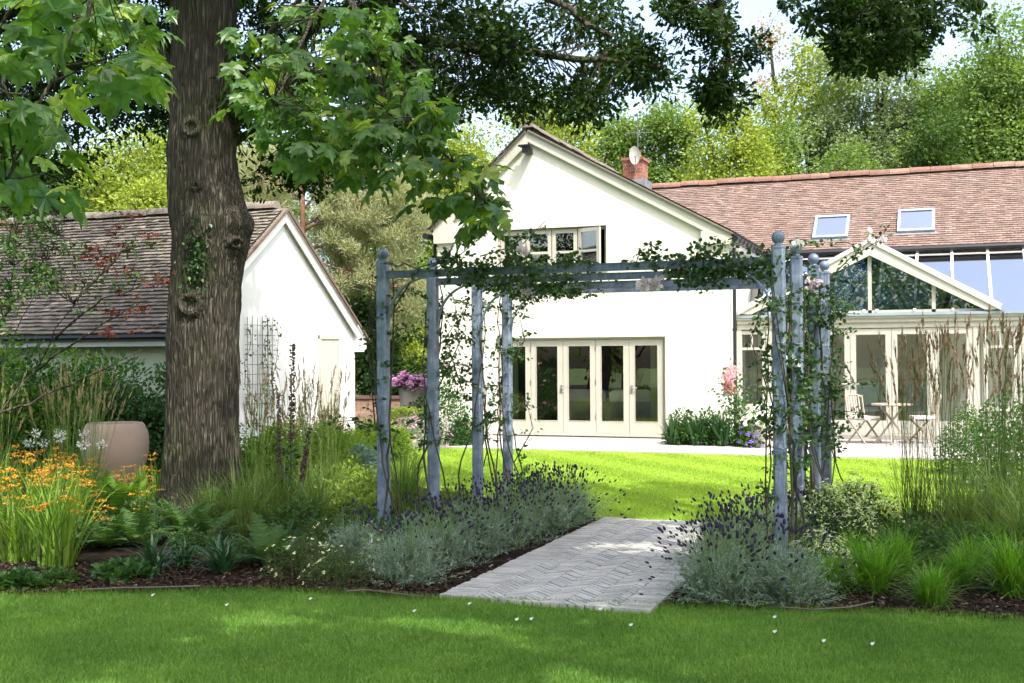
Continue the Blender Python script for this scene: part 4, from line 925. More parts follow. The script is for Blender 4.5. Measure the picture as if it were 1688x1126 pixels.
def k_fern(seed, m='fern', up=.45, n=16, L0=.6):
    rng = np.random.default_rng(seed); b = MB()
    for i in range(n):
        az = i / n * 6.28 + rng.uniform(-.3, .3); s = rng.uniform(up * .4, up * 1.7); L = L0 * rng.uniform(.75, 1.15)
        d = np.array([math.cos(az) * math.sin(s), math.sin(az) * math.sin(s), math.cos(s)]); p = np.array([0, 0, .02]); P = []; D = []
        K = 30; hd = np.array([math.cos(az), math.sin(az), 0])
        for k in range(K + 1):
            P.append(p.copy()); D.append(d.copy()); d = d + (hd * .4 - np.array([0, 0, 1])) * 1.5 / K * (k / K + .1); d /= np.linalg.norm(d); p = p + d * L / K
        P = np.array(P); D = np.array(D); b.tube([tuple(q) for q in P[::5]], .003, 3, False)
        sd = np.array([-math.sin(az), math.cos(az), 0])
        for k in range(3, K):
            u = k / K; l = .13 * L / .6 * math.sin(math.pi * (.12 + .88 * u) ** .8) + .012
            for s_ in (-1, 1):
                ax = sd * s_ + D[k] * .35 + rng.normal(0, .05, 3); ax[2] -= .15; nr = np.cross(sd, D[k]); nr = nr if nr[2] > 0 else -nr
                b.inst([(-.5, 0, 0), (.5, 0, 0), (.34, .6, .03), (-.34, .6, .03), (0, 1, -.05)], [(0, 1, 2, 3), (3, 2, 4)], P[k][None], frames(ax[None], nr[None]), np.array([[L / K * .85, l, l]]))
    o = b.build('fern', M[m], None, at=(0, 0, 0)); return o
def k_strap(seed, n=70, L=.5, w_=.03, m='strap', curl=1.6, name='strap_leaved_clump', spread=.6):
    rng = np.random.default_rng(seed); b = MB(); d = updirs(n, spread, rng)
    ribbons(b, disc(n, .07, rng), d, rng.uniform(.55, 1, n) * L, rng.uniform(.7, 1.1, n) * w_, rng.uniform(.5, 1.1, n) * curl, rng, 7, .1); return b.build(name, M[m], None, at=(0, 0, 0))
def k_agapanthus(seed):
    rng = np.random.default_rng(seed); t = thing('agapanthus', (0, 0, 0)); b = MB(); n = 45; d = updirs(n, .5, rng)
    ribbons(b, disc(n, .08, rng), d, rng.uniform(.3, .5, n), np.full(n, .025), rng.uniform(.8, 1.6, n), rng, 6); b.build('leaves', M['strap'], t)
    for i in range(3):
        b = MB(); x, y = rng.normal(0, .14, 2); h = rng.uniform(.72, .98); b.tube([(x * .2, y * .2, 0), (x * .7, y * .7, h * .6), (x, y, h)], .007, 5); s = b.build('stem', M['stem'], t)
        b = MB(); m = 60; dd = randdir(m, rng); dd[:, 2] = dd[:, 2] * .7 + .2
        b.inst(*PET, np.array([x, y, h]) + dd * rng.uniform(.02, .055, m)[:, None], frames(dd + rng.normal(0, .3, (m, 3)), randdir(m, rng)), sz(rng.uniform(.022, .034, m), .35)); b.build('flower_head', M['whitef'], s)
    return t
def k_reed(seed, n=130, H=1.75, r=.16, spread=.14, m='reed', hm='seed', heads=.55, headL=.28, leaves=150, fat=1.0, bias=None):
    rng = np.random.default_rng(seed); t = thing('feather_reed_grass', (0, 0, 0)); b = MB()
    k = leaves; ribbons(b, disc(k, r, rng), updirs(k, spread * 2.4, rng), rng.uniform(.4, .8, k) * H * .62, rng.uniform(.004, .008, k), rng.uniform(.3, 1.5, k), rng, 6); b.build('blades', M[m], t)
    b = MB(); d = updirs(n, spread, rng, bias); r0 = disc(n, r, rng); Ln = rng.uniform(.66, 1, n) * H
    tip = ribbons(b, r0, d, Ln, np.full(n, .0042), rng.uniform(.02, .16, n), rng, 5, .8); b.build('stalks', M[m], t)
    b = MB(); q = int(n * heads); P = []; O = []; S = []
    for i in range(q):
        a = tip[i]; dr = d[i] + np.array([d[i][0], d[i][1], 0]) * .3; dr /= np.linalg.norm(dr); hl = headL * rng.uniform(.7, 1.2)
        m_ = int(30 * hl / .28); u = rng.uniform(0, 1, m_); P.append(a - dr * (hl * .85 * u)[:, None] + rng.normal(0, .004, (m_, 3))); O.append(dr + rng.normal(0, .16, (m_, 3))); S.append(np.stack([rng.uniform(.005, .011, m_) * fat * (.5 + np.sin(np.pi * u)), rng.uniform(.03, .055, m_), np.full(m_, .01)], 1))
    P, O, S = map(np.concatenate, (P, O, S)); b.inst([(-.5, .0, 0), (0, -.1, 0), (.5, .0, 0), (.3, .6, .1), (0, 1, 0), (-.3, .6, .1)], [(0, 1, 2, 3, 4, 5)], P, frames(O, randdir(len(P), rng)), S); b.build('seed_heads', M[hm], t)
    return t
def k_tussock(seed, n=420, L=.42, m='tuss', w_=.007, spread=.5, curl=1.1, name='ornamental_grass'):
    rng = np.random.default_rng(seed); b = MB(); d = updirs(n, spread, rng); ribbons(b, disc(n, .09, rng), d, rng.uniform(.5, 1, n) * L, rng.uniform(.7, 1.3, n) * w_, rng.uniform(.4, 1.2, n) * curl, rng, 5); return b.build(name, M[m], None, at=(0, 0, 0))
def mound(rng, n, r, h, shell=.55):
    d = randdir(n, rng); d[:, 2] = np.abs(d[:, 2]); rr = rng.uniform(shell ** 3, 1, n) ** (1 / 3); lump = 1 + .16 * np.sin(d[:, 0] * 5 + 1) * np.cos(d[:, 1] * 6) + .08 * np.sin(d[:, 2] * 11 + d[:, 0] * 9)
    return d * np.array([r, r, h]) * (rr * lump)[:, None], d
def k_flowery(seed, n=1500, r=.32, h=.38, lm='rose', fm='cream', nf=80, fs=.03, ls=.04, name='flowering_plant', petals=5, tmp=LEAF, head=1, fname='flowers', lw=1):
    rng = np.random.default_rng(seed); t = thing(name, (0, 0, 0)); b = MB(); P, O = mound(rng, n, r, h)
    leafcloud(b, P, O, rng.uniform(.6, 1.2, n) * ls, tmp, rng, .6, .9, 0, lw)
    k = 40; ribbons(b, disc(k, r * .3, rng), updirs(k, .5, rng), rng.uniform(.5, .9, k) * h, np.full(k, .005), np.full(k, .1), rng, 2, .8)
    b.build('foliage', M[lm], t); b = MB(); P, O = mound(rng, nf, r * 1.06, h * 1.1, .85); PP = []; OO = []
    for c, o in zip(P, O):
        o = o + [0, 0, .4]; o = o / np.linalg.norm(o); a = np.cross(o, [0.3, .9, .1]); a /= np.linalg.norm(a); e = np.cross(o, a)
        for hh in range(head):
            cc = c + (rng.normal(0, fs * .9, 3) if head > 1 else 0)
            for q in range(petals): t_ = q / petals * 6.28; PP.append(cc); OO.append(a * math.cos(t_) + e * math.sin(t_) + o * .45)
    PP = np.array(PP); OO = np.array(OO); m = len(PP); b.inst(*PET, PP, frames(OO + rng.normal(0, .12, (m, 3)), OO[:, [1, 2, 0]] * .1 + [0, -.3, 1.]), sz(rng.uniform(.8, 1.15, m) * fs, .8)); b.build(fname, M[fm], t)
    return t
def k_shrub(seed, r=.8, h=1.1, m='shrub', n=9000, ls=.06, tmp=LEAF, name='leafy_shrub', ncl=26, cr=.33, stems=True):
    rng = np.random.default_rng(seed); t = thing(name, (0, 0, 0)); C_, _ = mound(rng, ncl, r * .78, h * .80, .45); C_[:, 2] = np.maximum(C_[:, 2], cr * .35 * h)
    R_ = rng.uniform(.7, 1.2, ncl) * cr * min(r, h) * 1.25; P, O = cluster_pts(C_, R_, [n // ncl] * ncl, rng, .55, .75); ok = P[:, 2] > .01; P, O = P[ok], O[ok]
    O = O + (P / np.array([r, r, h])) * .6
    b = MB(); leafcloud(b, P, O, rng.uniform(.6, 1.2, len(P)) * ls, tmp, rng, .85, .6, .25); b.build('foliage', M[m], t)
    if stems:
        b = MB()
        for c in C_[::2]: q = c * .5; q[2] = c[2] * .6; b.tube([(c[0] * .08, c[1] * .08, 0), tuple(q + rng.normal(0, .04, 3)), tuple(c)], (.018, .012, .005), 5)
        b.build('stems', M['bark2'], t)
    return t
def k_spire(seed, H=1.5, m='seed', n=4):
    rng = np.random.default_rng(seed); t = thing('seed_spire', (0, 0, 0)); b = MB(); P = []; O = []
    for i in range(n):
        h = H * (1 if i == 0 else rng.uniform(.4, .62)); x, y = (0, 0) if i == 0 else rng.normal(0, .10, 2)
        b.tube([(x * .3, y * .3, 0), (x, y, h * .5), (x * 1.2 + .02, y * 1.2, h)], (.008, .006, .003), 5)
        for k in range(int(170 * h / H)):
            u = rng.uniform(.45, 1); a = rng.uniform(0, 6.28); o = np.array([math.cos(a), math.sin(a), .4]); P.append(np.array([x * (.3 + .9 * u) + .02 * u, y * (.3 + .9 * u), h * u]) + o * .012); O.append(o)
    b.build('stems', M['cane'], t); b = MB(); P = np.array(P); O = np.array(O); b.inst(*SPIKE, P, frames(O, randdir(len(P), rng)), sz(rng.uniform(.016, .03, len(P)), .7, .7)); b.build('seed_pods', mat('dark_seed_pods', (.06, .045, .04), (.09, .06, .05), 20, .9), t)
    b = MB(); n = 90; P = disc(n, .15, rng); P[:, 2] = rng.uniform(.1, H * .45, n); leafcloud(b, P, randdir(n, rng) * [1, 1, .2], rng.uniform(.05, .1, n), LEAF, rng, .7, .3, .2); b.build('leaves', M['strap'], t)
    return t
PROTO = {}
def put(key, fn, pos, label, cat, s=1.0, rz_=0, group=None):
    if key not in PROTO: o = fn(); PROTO[key] = o
    else:
        o = copy_tree(PROTO[key])
        for k in ('group',): 
            if k in o and not group: del o[k]
    o.location = pos; o.scale = (s, s, s) if np.isscalar(s) else s; o.rotation_euler = (0, 0, rz_); tag(o, label, cat, group); return o
def gp(x, y): q = gz(x, y, .012); return (q.x, q.y, .012)

# lavender on both sides of the path
LG = 'lavender bushes edging the brick path'
for i, (x, y, s, fl, l) in enumerate([
    (-3.78, 7.62, 1.0, 0, 'silvery lavender bush at the front left corner of the path'), (-4.38, 7.95, 1.02, 0, 'silvery lavender bush in front of the leftmost pergola post'),
    (-3.80, 8.25, 1.0, 1, 'second silvery lavender bush along the left edge of the path'), (-4.25, 8.75, .95, 0, 'silvery lavender bush between the leftmost pergola post and the path edge row'), (-3.72, 8.9, 1.0, 1, 'third lavender bush along the left edge of the path'),
    (-3.68, 9.55, 1.0, 1, 'fourth lavender bush along the left edge of the path'), (-4.15, 9.5, 1.0, 0, 'lavender bush just behind the third one, against the second left pergola post'), (-3.62, 10.2, 1.03, 1, 'fifth lavender bush along the left edge of the path'), (-4.1, 10.35, 1.0, 1, 'lavender bush at the foot of the third left pergola post'),
    (-3.58, 10.85, 1.08, 1, 'lavender bush with dark spikes at the far left corner of the path'), (-4.0, 11.2, 1.02, 1, 'lavender bush at the foot of the rearmost left pergola post'),
    (-1.42, 7.72, 1.05, 1, 'big lavender bush leaning over the front right corner of the path'), (-.98, 7.85, 1.0, 0, 'silvery lavender bush in front of the rightmost front pergola post'), (-1.36, 8.40, 1.1, 1, 'second dark flowered lavender bush along the right edge of the path'),
    (-1.62, 9.0, 1.05, 1, 'third dark flowered lavender bush along the right edge of the path'), (-1.15, 9.35, 1.06, 1, 'lavender bush right behind the front right pergola post'), (-1.45, 9.85, 1.0, 1, 'lavender bush with many dark spikes at the far right end of the path')]):
    v = i % 3; put(('lav', fl, v), lambda: k_lavender(10 + v + 5 * fl, .30 if fl == 0 else 1.0), (x + (.07 if x < -3 else -.03), y, .012), l, 'lavender', (s, s, s * .87), i * 1.3, LG)

# crocosmia with orange flowers, left
CG = 'orange flowered crocosmia clumps in the left bed'
cl = [(30, 925, 1.0), (95, 935, 1.05), (-30, 900, 1.0), (60, 880, 1.0), (10, 860, 1.0), (120, 890, .95), (130, 850, .85), (80, 845, .9), (232, 850, .72), (262, 838, .8), (180, 850, .6)]
cn = ['crocosmia clump with orange flowers at the front left of the bed', 'tall bright crocosmia clump nearest the bare mulch left of the dark strap leaves', 'crocosmia clump cut by the left edge of the picture', 'orange crocosmia clump just behind the two front clumps', 'crocosmia clump behind the leftmost front clump', 'crocosmia clump left of the bright green ferns', 'small crocosmia clump below the white flower heads', 'orange crocosmia clump at the back of the left group', 'crocosmia clump in front of the taupe pot', 'crocosmia clump between the taupe pot and the big trunk', 'crocosmia clump growing among the ferns below the taupe pot']
for i, ((x, y, s), l) in enumerate(zip(cl, cn)):
    v = i % 3; put(('cro', v), lambda: k_crocosmia(40 + v), gp(x, y), l, 'crocosmia', s, i * 2.1, CG)
# ferns
FG = 'ferns in the left bed'
for i, (x, y, s, m_, l) in enumerate([(160, 862, .92, 'fern', 'tall bright green fern below the taupe pot, left one'), (208, 866, .9, 'fern', 'tall bright green fern right below the taupe pot'), (230, 900, .8, 'fernd', 'dark arching fern in front of the bright ferns'), (300, 890, .85, 'fernd', 'dark fern at the foot of the big trunk'), (440, 930, .8, 'fernd', 'upright fern between the strap leaved clump and the cream flowers'), (545, 900, .6, 'fernd', 'small fern among the pale yellow flowers'), (180, 905, .7, 'fernd', 'low dark fern right of the crocosmia clumps'), (345, 900, .7, 'fernd', 'brownish fern between the two strap leaved clumps')]):
    up_a = .28 if m_ == 'fern' else .7
    put(('fern', m_, i % 2), lambda: k_fern(60 + i, m_, up_a), gp(x, y), l, 'fern', s, i * 1.7, FG)
SG = 'dark strap leaved clumps at the front of the left bed'
for i, (x, y, s, l) in enumerate([(255, 948, .85, 'dark green strap leaved clump at the front below the trunk'), (365, 945, .85, 'strap leaved clump right of the front one, with a pale stem in front'), (300, 935, .6, 'small strap leaved plant between the two larger dark clumps'), (470, 905, .7, 'strap leaved clump left of the pale yellow flowers')]):
    put(('strap', i % 2), lambda: k_strap(80 + i), gp(x, y), l, 'agapanthus', s, i * 2.0, SG)
AG = 'white flowered agapanthus in the left bed'
for i, (x, y, s, l) in enumerate([(75, 842, 1.0, 'white agapanthus at the left behind the orange flowers'), (110, 838, .95, 'white agapanthus between the orange flowers and the taupe pot'), (142, 850, 1.0, 'white agapanthus touching the left side of the taupe pot')]):
    put(('aga', i % 2), lambda: k_agapanthus(90 + i), gp(x, y), l, 'agapanthus', s, i * 2.0, AG)
# low green plants at the very front left
for i, (x, y, l) in enumerate([(10, 972, 'low broad leaved plant at the front left corner of the bed'), (70, 968, 'low broad leaved plant just right of the corner one'), (205, 955, 'low leafy plant on the mulch beside the dark strap leaves')]):
    put(('low', i % 2), lambda: k_shrub(100 + i, .24, .13, 'fernd' if i else 'shrub', 700, .06, OVAL, 'ground_cover_plant', 12, .35, False), gp(x, y), l, 'ground cover', 1, i, 'low plants on the mulch at the front left')
# feather reed grasses
RG = 'feather reed grasses with seed heads'
for i, (x, y, s, key, l) in enumerate([
    (-12, 850, 1.05, 'straw', 'straw coloured reed grass at the left edge of the picture'), (105, 835, 1.05, 'straw', 'straw coloured reed grass left of the taupe pot'), (150, 815, 1.0, 'straw', 'straw coloured reed grass behind the white flower heads'),
    (425, 850, 1.0, 'seed', 'brown headed reed grass just right of the big trunk, before the trellis'), (500, 850, 1.05, 'seed', 'brown headed reed grass in front of the garage gable'), (545, 835, 1.0, 'seed', 'brown headed reed grass nearest the corner of the garage')]):
    put(('reed', key), lambda: k_reed(120 + i, 80, 1.6, .12, .19, 'reed', key, .5, .24, 170, .8), gp(x, y), l, 'grass clump', s, i * 1.9, RG)
for i, (x, y, s, l) in enumerate([(1508, 868, 1.0, 'tall brown plumed reed grass right of the pergola, nearest the table'), (1562, 872, 1.07, 'tall brown plumed reed grass in the middle of the right hand group'), (1640, 862, 1.12, 'dense brown plumed reed grass at the right edge'), (1710, 872, 1.1, 'brown plumed reed grass cut by the right edge of the picture')]):
    put(('reedR', i % 2), lambda: k_reed(140 + i, 72, 1.92, .15, .17, 'reedd', 'seed', .72, .26, 110, .95), gp(x, y), l, 'grass clump', s, i * 1.9, RG)
# green grassy clumps behind and beside the trunk
TG = 'green ornamental grasses in the beds'
for i, (x, y, s, key, l) in enumerate([
    (400, 880, 1.35, 'g', 'arching green grass at the right foot of the big trunk'), (460, 865, 1.3, 'g', 'arching green grass in front of the reed grasses'), (520, 875, 1.2, 'g', 'arching green grass left of the leftmost pergola post'), (340, 875, 1.0, 'g', 'arching green grass before the big trunk'),
    (670, 850, 1.5, 'g', 'spiky green grass between the two front left pergola posts'),
    (1440, 975, .95, 'b', 'bright green grass tussock at the front of the right bed'), (1535, 1000, .75, 'b', 'narrow bright green tussock in the middle of the right bed'), (1365, 975, .7, 'b', 'green grass tussock beside the violet flowers'), (1670, 980, 1.1, 'b', 'bright green grass tussock at the right edge'), (1480, 950, .9, 'b', 'bright green tussock behind the front one in the right bed'), (1600, 950, .8, 'b', 'green tussock in the shade between the two brightest tussocks'),
    (1405, 945, .8, 'b', 'green tussock at the foot of the variegated shrub'), (1580, 965, .7, 'b', 'small green tussock between the narrow one and the right edge one'), (1630, 930, .85, 'b', 'green tussock behind the right edge one, under the reed grass'),
    (1650, 900, 1.5, 'g', 'tall arching green grass under the brown plumes at the right edge'), (1590, 900, 1.35, 'g', 'tall arching green grass behind the tussocks of the right bed'), (1700, 930, 1.5, 'g', 'tall green grass cut by the right edge of the picture')]):
    if key == 'g': put(('tg', i % 2), lambda: k_tussock(160 + i, 260, .62, 'reed', .006, .38, 1.0), gp(x, y), l, 'grass clump', s, i * 1.3, TG)
    else: put(('tb', i % 2), lambda: k_tussock(160 + i, 520, .50, 'tuss', .008, .5, 1.35), gp(x, y), l, 'grass clump', s, i * 1.3, TG)
# pale yellow flowers by the left lavender, cream variegated shrub right
YG = 'pale yellow flowered plants left of the path'
for i, (x, y, s, l) in enumerate([(500, 950, 1.0, 'pale yellow flowered plant at the front, right of the ferns'), (560, 965, .9, 'pale yellow flowered plant touching the front left lavender'), (590, 925, 1.0, 'pale yellow flowered plant left of the leftmost pergola post'), (530, 915, .9, 'pale yellow flowered plant behind the front one')]):
    put(('yel', i % 2), lambda: k_flowery(180 + i, 2200, .30, .30, 'reedd', 'cream', 32, .019, .045, 'yellow_flowered_plant', 5, NEED, 1, 'flowers', .15), gp(x, y), l, 'flowers', s, i, YG)
VG = 'variegated cream leaved shrubs right of the pergola'
for i, (x, y, s, l) in enumerate([(1395, 885, .8, 'cream variegated shrub behind the other ones, by the lawn'), (1355, 955, .6, 'small cream variegated shrub nearest the front right pergola post'), (1370, 925, .95, 'cream variegated shrub just right of the pergola posts'), (1425, 905, .95, 'cream variegated shrub right of the first one, before the reed grass'), (1330, 880, .8, 'cream variegated shrub at the foot of the second right pergola post')]):
    put(('var', i % 2), lambda: k_flowery(190 + i, 2600, .36, .55, 'rose', 'var', 700, .032, .035, 'variegated_shrub', 3, LEAF, 1, 'pale_leaves'), gp(x, y), l, 'shrub', s, i, VG)
for i, (x, y, l) in enumerate([(1340, 960, 'small plant with violet flowers right of the front right pergola post'), (1372, 965, 'violet flowered plant in front of the variegated shrub')]):
    put('vio', lambda: k_flowery(200, 300, .16, .26, 'reed', 'violet', 5, .022, .06, 'violet_flowered_plant', 5, NEED, 2, 'flowers', .12), gp(x, y), l, 'flowers', 1, i * 2, 'violet flowered plants right of the pergola')
# leafy green plants filling the middle of the left bed
MG = 'leafy perennials in the left bed'
for i, (x, y, s, key, l) in enumerate([(580, 860, 1.1, 'shrub_l', 'light green leafy plant left of the leftmost pergola post'), (610, 835, 1.1, 'shrub_l', 'light green leafy plant behind the leftmost pergola post, by the lawn'), (555, 825, 1.2, 'shrub_l', 'light green leafy plant between reed grasses and lawn'),
    (520, 850, .8, 'shrub_l', 'light green leafy plant among the reed grasses'), (440, 870, .7, 'shrub_l', 'light green leafy plant before the arching grass right of the trunk'), (600, 880, .8, 'fernd', 'dark leafy plant left of the leftmost pergola post'), (150, 900, .8, 'fernd', 'dark leafy plant at the right side of the crocosmia clumps'), (410, 925, .6, 'fernd', 'low dark leafy plant behind the strap leaved clumps'), (1500, 920, .9, 'fernd', 'dark leafy plant before the tall reed grass nearest the table'), (1450, 925, .8, 'fernd', 'dark leafy plant right of the variegated shrubs'),
    (740, 845, .8, 'shrub_l', 'light green leafy plant between the second and third left pergola posts'), (690, 880, .8, 'fernd', 'dark leafy plant between the two front left pergola posts'), (640, 905, .8, 'fernd', 'dark leafy plant at the foot of the leftmost pergola post'), (380, 855, 1.0, 'fernd', 'dark leafy plant right of the trunk foot'), (480, 885, .9, 'fernd', 'dark leafy plant under the arching grasses'), (250, 870, .9, 'fernd', 'dark leafy plant left of the trunk foot'), (320, 915, .6, 'fernd', 'low dark leafy plant in front of the trunk'), (1300, 905, .8, 'fernd', 'dark leafy plant at the foot of the front right pergola post'), (1560, 930, .9, 'fernd', 'dark leafy plant between the right hand tussocks'), (1640, 935, .9, 'fernd', 'dark leafy plant behind the right edge tussock')]):
    put(('leafy', key, i % 2), lambda: k_shrub(210 + i, .38, .38, key, 1700, .055, LEAF, 'leafy_perennial', 14, .4, False), gp(x, y), l, 'perennial', s, i, MG)
# dark seed spires
for i, (x, y, s, l) in enumerate([(480, 862, 1.0, 'tall dark seed spire standing among the reed grasses'), (460, 858, .72, 'shorter dark seed spire left of the tall one')]): put('spire', lambda: k_spire(230, 1.78), gp(x, y), l, 'seed spire', s, i * 2.2, 'dark seed spires in front of the garage')
# a young leafy shoot behind the last left post
put('shoot', lambda: k_shrub(235, .22, .62, 'fern', 170, .12, LEAF, 'leafy_shoot', 9, .5), gp(868, 838), 'upright leafy shoot behind the rearmost left pergola post', 'shrub', .9)

# far planting, left of the back lawn, around the garage and the house wall
FGp = 'plants in front of the garage and beside the back lawn'
far = [(620, 757, 1.15, 'ball', 'rounded clipped green shrub at the edge of the back lawn'), (560, 775, 1.0, 'lime', 'lime green grassy plant before the garage corner'), (525, 790, 1.1, 'limes', 'bright yellow green shrub in front of the garage gable, right one'), (460, 800, 1.15, 'limes', 'bright yellow green shrub in front of the garage gable, left one'), (585, 785, .9, 'blue', 'blue grey spiky shrub at the lawn edge'), (590, 768, .9, 'lime', 'lime green grassy plant at the lawn edge beside the rounded shrub'), (545, 745, .8, 'pinkf', 'pink flowered plant at the foot of the garage wall, right one'), (485, 750, .8, 'pinkf', 'pink flowered plant at the foot of the garage wall, left one'), (430, 800, 1.0, 'green', 'green leafy shrub right of the big trunk')]
def farfn(k, i):
    if k == 'ball': return k_shrub(300, .62, .62, 'shrub_l', 9000, .05, LEAF, 'rounded_shrub', 60, .3, False)
    if k == 'lime': return k_tussock(301, 420, .75, 'crol', .014, .6, 1.3, 'lime_grass')
    if k == 'limes': return k_shrub(302, .6, .75, 'shrub_l', 5000, .055, LEAF, 'lime_shrub')
    if k == 'blue': return k_shrub(303, .38, .5, 'blueg', 2600, .08, LEAF, 'blue_grey_shrub')
    if k == 'green': return k_shrub(304, .5, .8, 'fern', 4000, .06, LEAF, 'leafy_shrub')
    return k_flowery(305, 1600, .5, .9, 'fern', 'pink', 60, .045, .06, 'pink_flowered_plant', 5, LEAF, 3)
for i, (x, y, s, k, l) in enumerate(far): put(('far', k), lambda: farfn(k, i), gp(x, y), l, 'shrub' if k != 'pinkf' else 'flowers', s, i * 1.2, FGp)
# border between the lawn end and the house
bd = [(668, 742, 'laf', 1.0, 'pale mauve flowered low plant at the far left end of the patio'), (700, 737, 'laf', 1.0, 'mauve flowered low plant before the left house corner'), (735, 733, 'rosebush', 1.0, 'tall rose bush with few pink blooms against the left part of the house wall'), (760, 733, 'greenb', .9, 'low green plant at the foot of the rose bush'), (790, 732, 'sword', .9, 'sword leaved plant beside the left end of the glass doors'),
      (1110, 733, 'sword', 1.05, 'sword leaved plant right of the glass doors, first one'), (1128, 732, 'greenb', 1.15, 'bushy green plant with dark top right of the glass doors'), (1150, 734, 'sword', 1.1, 'sword leaved plant in the middle of the border by the house'), (1170, 733, 'greenb', 1.15, 'bushy green plant near the corner of the house'), (1190, 735, 'sword', 1.15, 'upright sword leaved plant at the corner of the house'), (1215, 733, 'pinkrose', 1.0, 'standard rose with pink bloom clusters by the black downpipe'), (1232, 735, 'greenb', .9, 'bushy green plant under the pink rose'), (1242, 737, 'purple', 1.0, 'purple petunias in front of the pink rose'), (1256, 737, 'purple', .6, 'small purple petunias beside the pale pot')]
def bfn(k):
    if k == 'laf': return k_flowery(320, 1500, .5, .55, 'lav', 'mauve', 130, .03, .05, 'mauve_flowered_plant', 4, NEED, 1, 'flowers', .15)
    if k == 'rosebush': return k_flowery(321, 2600, .5, 1.35, 'shrub', 'pink', 10, .05, .06, 'rose_bush', 6, LEAF, 2)
    if k == 'greenb': return k_shrub(322, .36, .62, 'shrub', 2600, .06, LEAF, 'leafy_shrub')
    if k == 'sword': return k_tussock(323, 120, .62, 'strap', .03, .3, .7, 'iris_clump')
    if k == 'pinkrose': return k_pinkrose()
    return k_flowery(325, 700, .25, .5, 'fern', 'violet', 50, .045, .05, 'purple_petunias', 5, LEAF, 1)
def k_pinkrose():
    rng = np.random.default_rng(33); t = thing('pink_rose', (0, 0, 0)); b = MB()
    for x, y, h in ((-.05, 0, 1.35), (.08, .05, 1.0), (.2, 0, 1.2)): b.tube([(0, 0, 0), (x * .5, y, h * .5), (x, y, h)], (.014, .01, .006), 5)
    b.build('stems', M['stem'], t); b = MB(); n = 900; P = rng.normal(0, 1, (n, 3)) * [.2, .18, .36] + [.05, 0, .55]; leafcloud(b, P, randdir(n, rng), rng.uniform(.04, .08, n), OVAL, rng, .7, .5); b.build('foliage', M['shrub'], t)
    for c, r in (((-.03, -.1, 1.36), .15), ((.22, -.1, 1.24), .12), ((-.08, -.15, 1.0), .13), ((.03, -.15, 1.08), .1)):
        b = MB(); n = 190; d = randdir(n, rng); b.inst(*PET, np.array(c) + d * rng.uniform(.3, 1, n)[:, None] * r * [1, 1, .75], frames(d + rng.normal(0, .5, (n, 3)), randdir(n, rng)), sz(rng.uniform(.03, .05, n), .9)); b.build('bloom_cluster', M['pink'], t)
    return t
for i, (x, y, k, s, l) in enumerate(bd):
    put(('bd', k), lambda: bfn(k), (gz(x, y, .03).x, min(gz(x, y, .03).y, WY - .25) if x < 1200 else min(gz(x, y, .03).y, CY - .4), .03), l, 'flowers' if k in ('laf', 'purple') else ('rose' if 'rose' in k else 'plant'), s, i * 1.1, 'border plants along the house')
# white flowers in the pot, hydrangea, hedges
t = put('wfl', lambda: k_flowery(340, 600, .36, .34, 'fern', 'whitef', 190, .055, .05, 'white_petunias', 5, LEAF, 1), (WPOT.x, WPOT.y, .40), 'white petunias spilling out of the pale pot', 'flowers')
q = aY(680, 661, 24.5); put('hyd', lambda: k_flowery(341, 300, .42, .35, 'shrub', 'mauve', 60, .10, .09, 'mauve_flowers', 5, OVAL, 3), (q.x, 24.5, .95), 'big mauve pink flower heads standing above the hedge left of the house', 'flowers', (1.1, 1, .7))
q = aY(682, 700, 24.5); tt = thing('planter', (q.x, 24.5, 0), 'tall pale planter holding the mauve pink flowers left of the house', 'plant pot'); b = MB(); b.lathe([(.0, 0), (.25, 0), (.36, .95), (.38, .98), (.34, .98), (0, .9)], (q.x, 24.5, 0), 20); b.build('vessel', M['potw'], tt)
def hedge(x0, x1, y0, y1, h, m, label, seed, ls=.05, dens=900, name='hedge', z0=0):
    rng = np.random.default_rng(seed); vol = (x1 - x0) * h + (y1 - y0) * h + (x1 - x0) * (y1 - y0); n = int(dens * vol); P = np.stack([rng.uniform(x0, x1, n), rng.uniform(y0, y1, n), rng.uniform(0, h, n)], 1)
    f = rng.integers(0, 5, n); P[f == 0, 2] = h - abs(rng.normal(0, .05, (f == 0).sum())); P[(f == 1) | (f == 2), 1] = y0 + abs(rng.normal(0, .05, ((f == 1) | (f == 2)).sum())); P[f == 3, 0] = x1 - abs(rng.normal(0, .05, (f == 3).sum()))
    P[:, 2] += z0 + .05 * np.sin(P[:, 0] * 5) * (P[:, 2] / h); O = randdir(n, rng) + [0, -.4, .5]; b = MB(); leafcloud(b, P, O, rng.uniform(.6, 1.2, n) * ls, LEAF, rng, .7, .5)
    o = b.build(name, M[m], None, at=((x0 + x1) / 2, y0, z0)); tag(o, label, 'hedge'); return o
a, c = aY(625, 690, 22.2), aY(708, 690, 22.2); hedge(a.x, c.x, 22.2, 23.2, aY(660, 677, 22.2).z, 'shrub_l', 'low clipped bright green hedge between the lawn and the brick wall', 350, .05, 2500)
a, c = aY(560, 690, 27), aY(722, 690, 27); hedge(a.x - .5, c.x + 1, 27, 28.2, aY(640, 630, 27).z, 'shrub', 'dark green hedge rising behind the pale brick wall', 351, .08, 900)
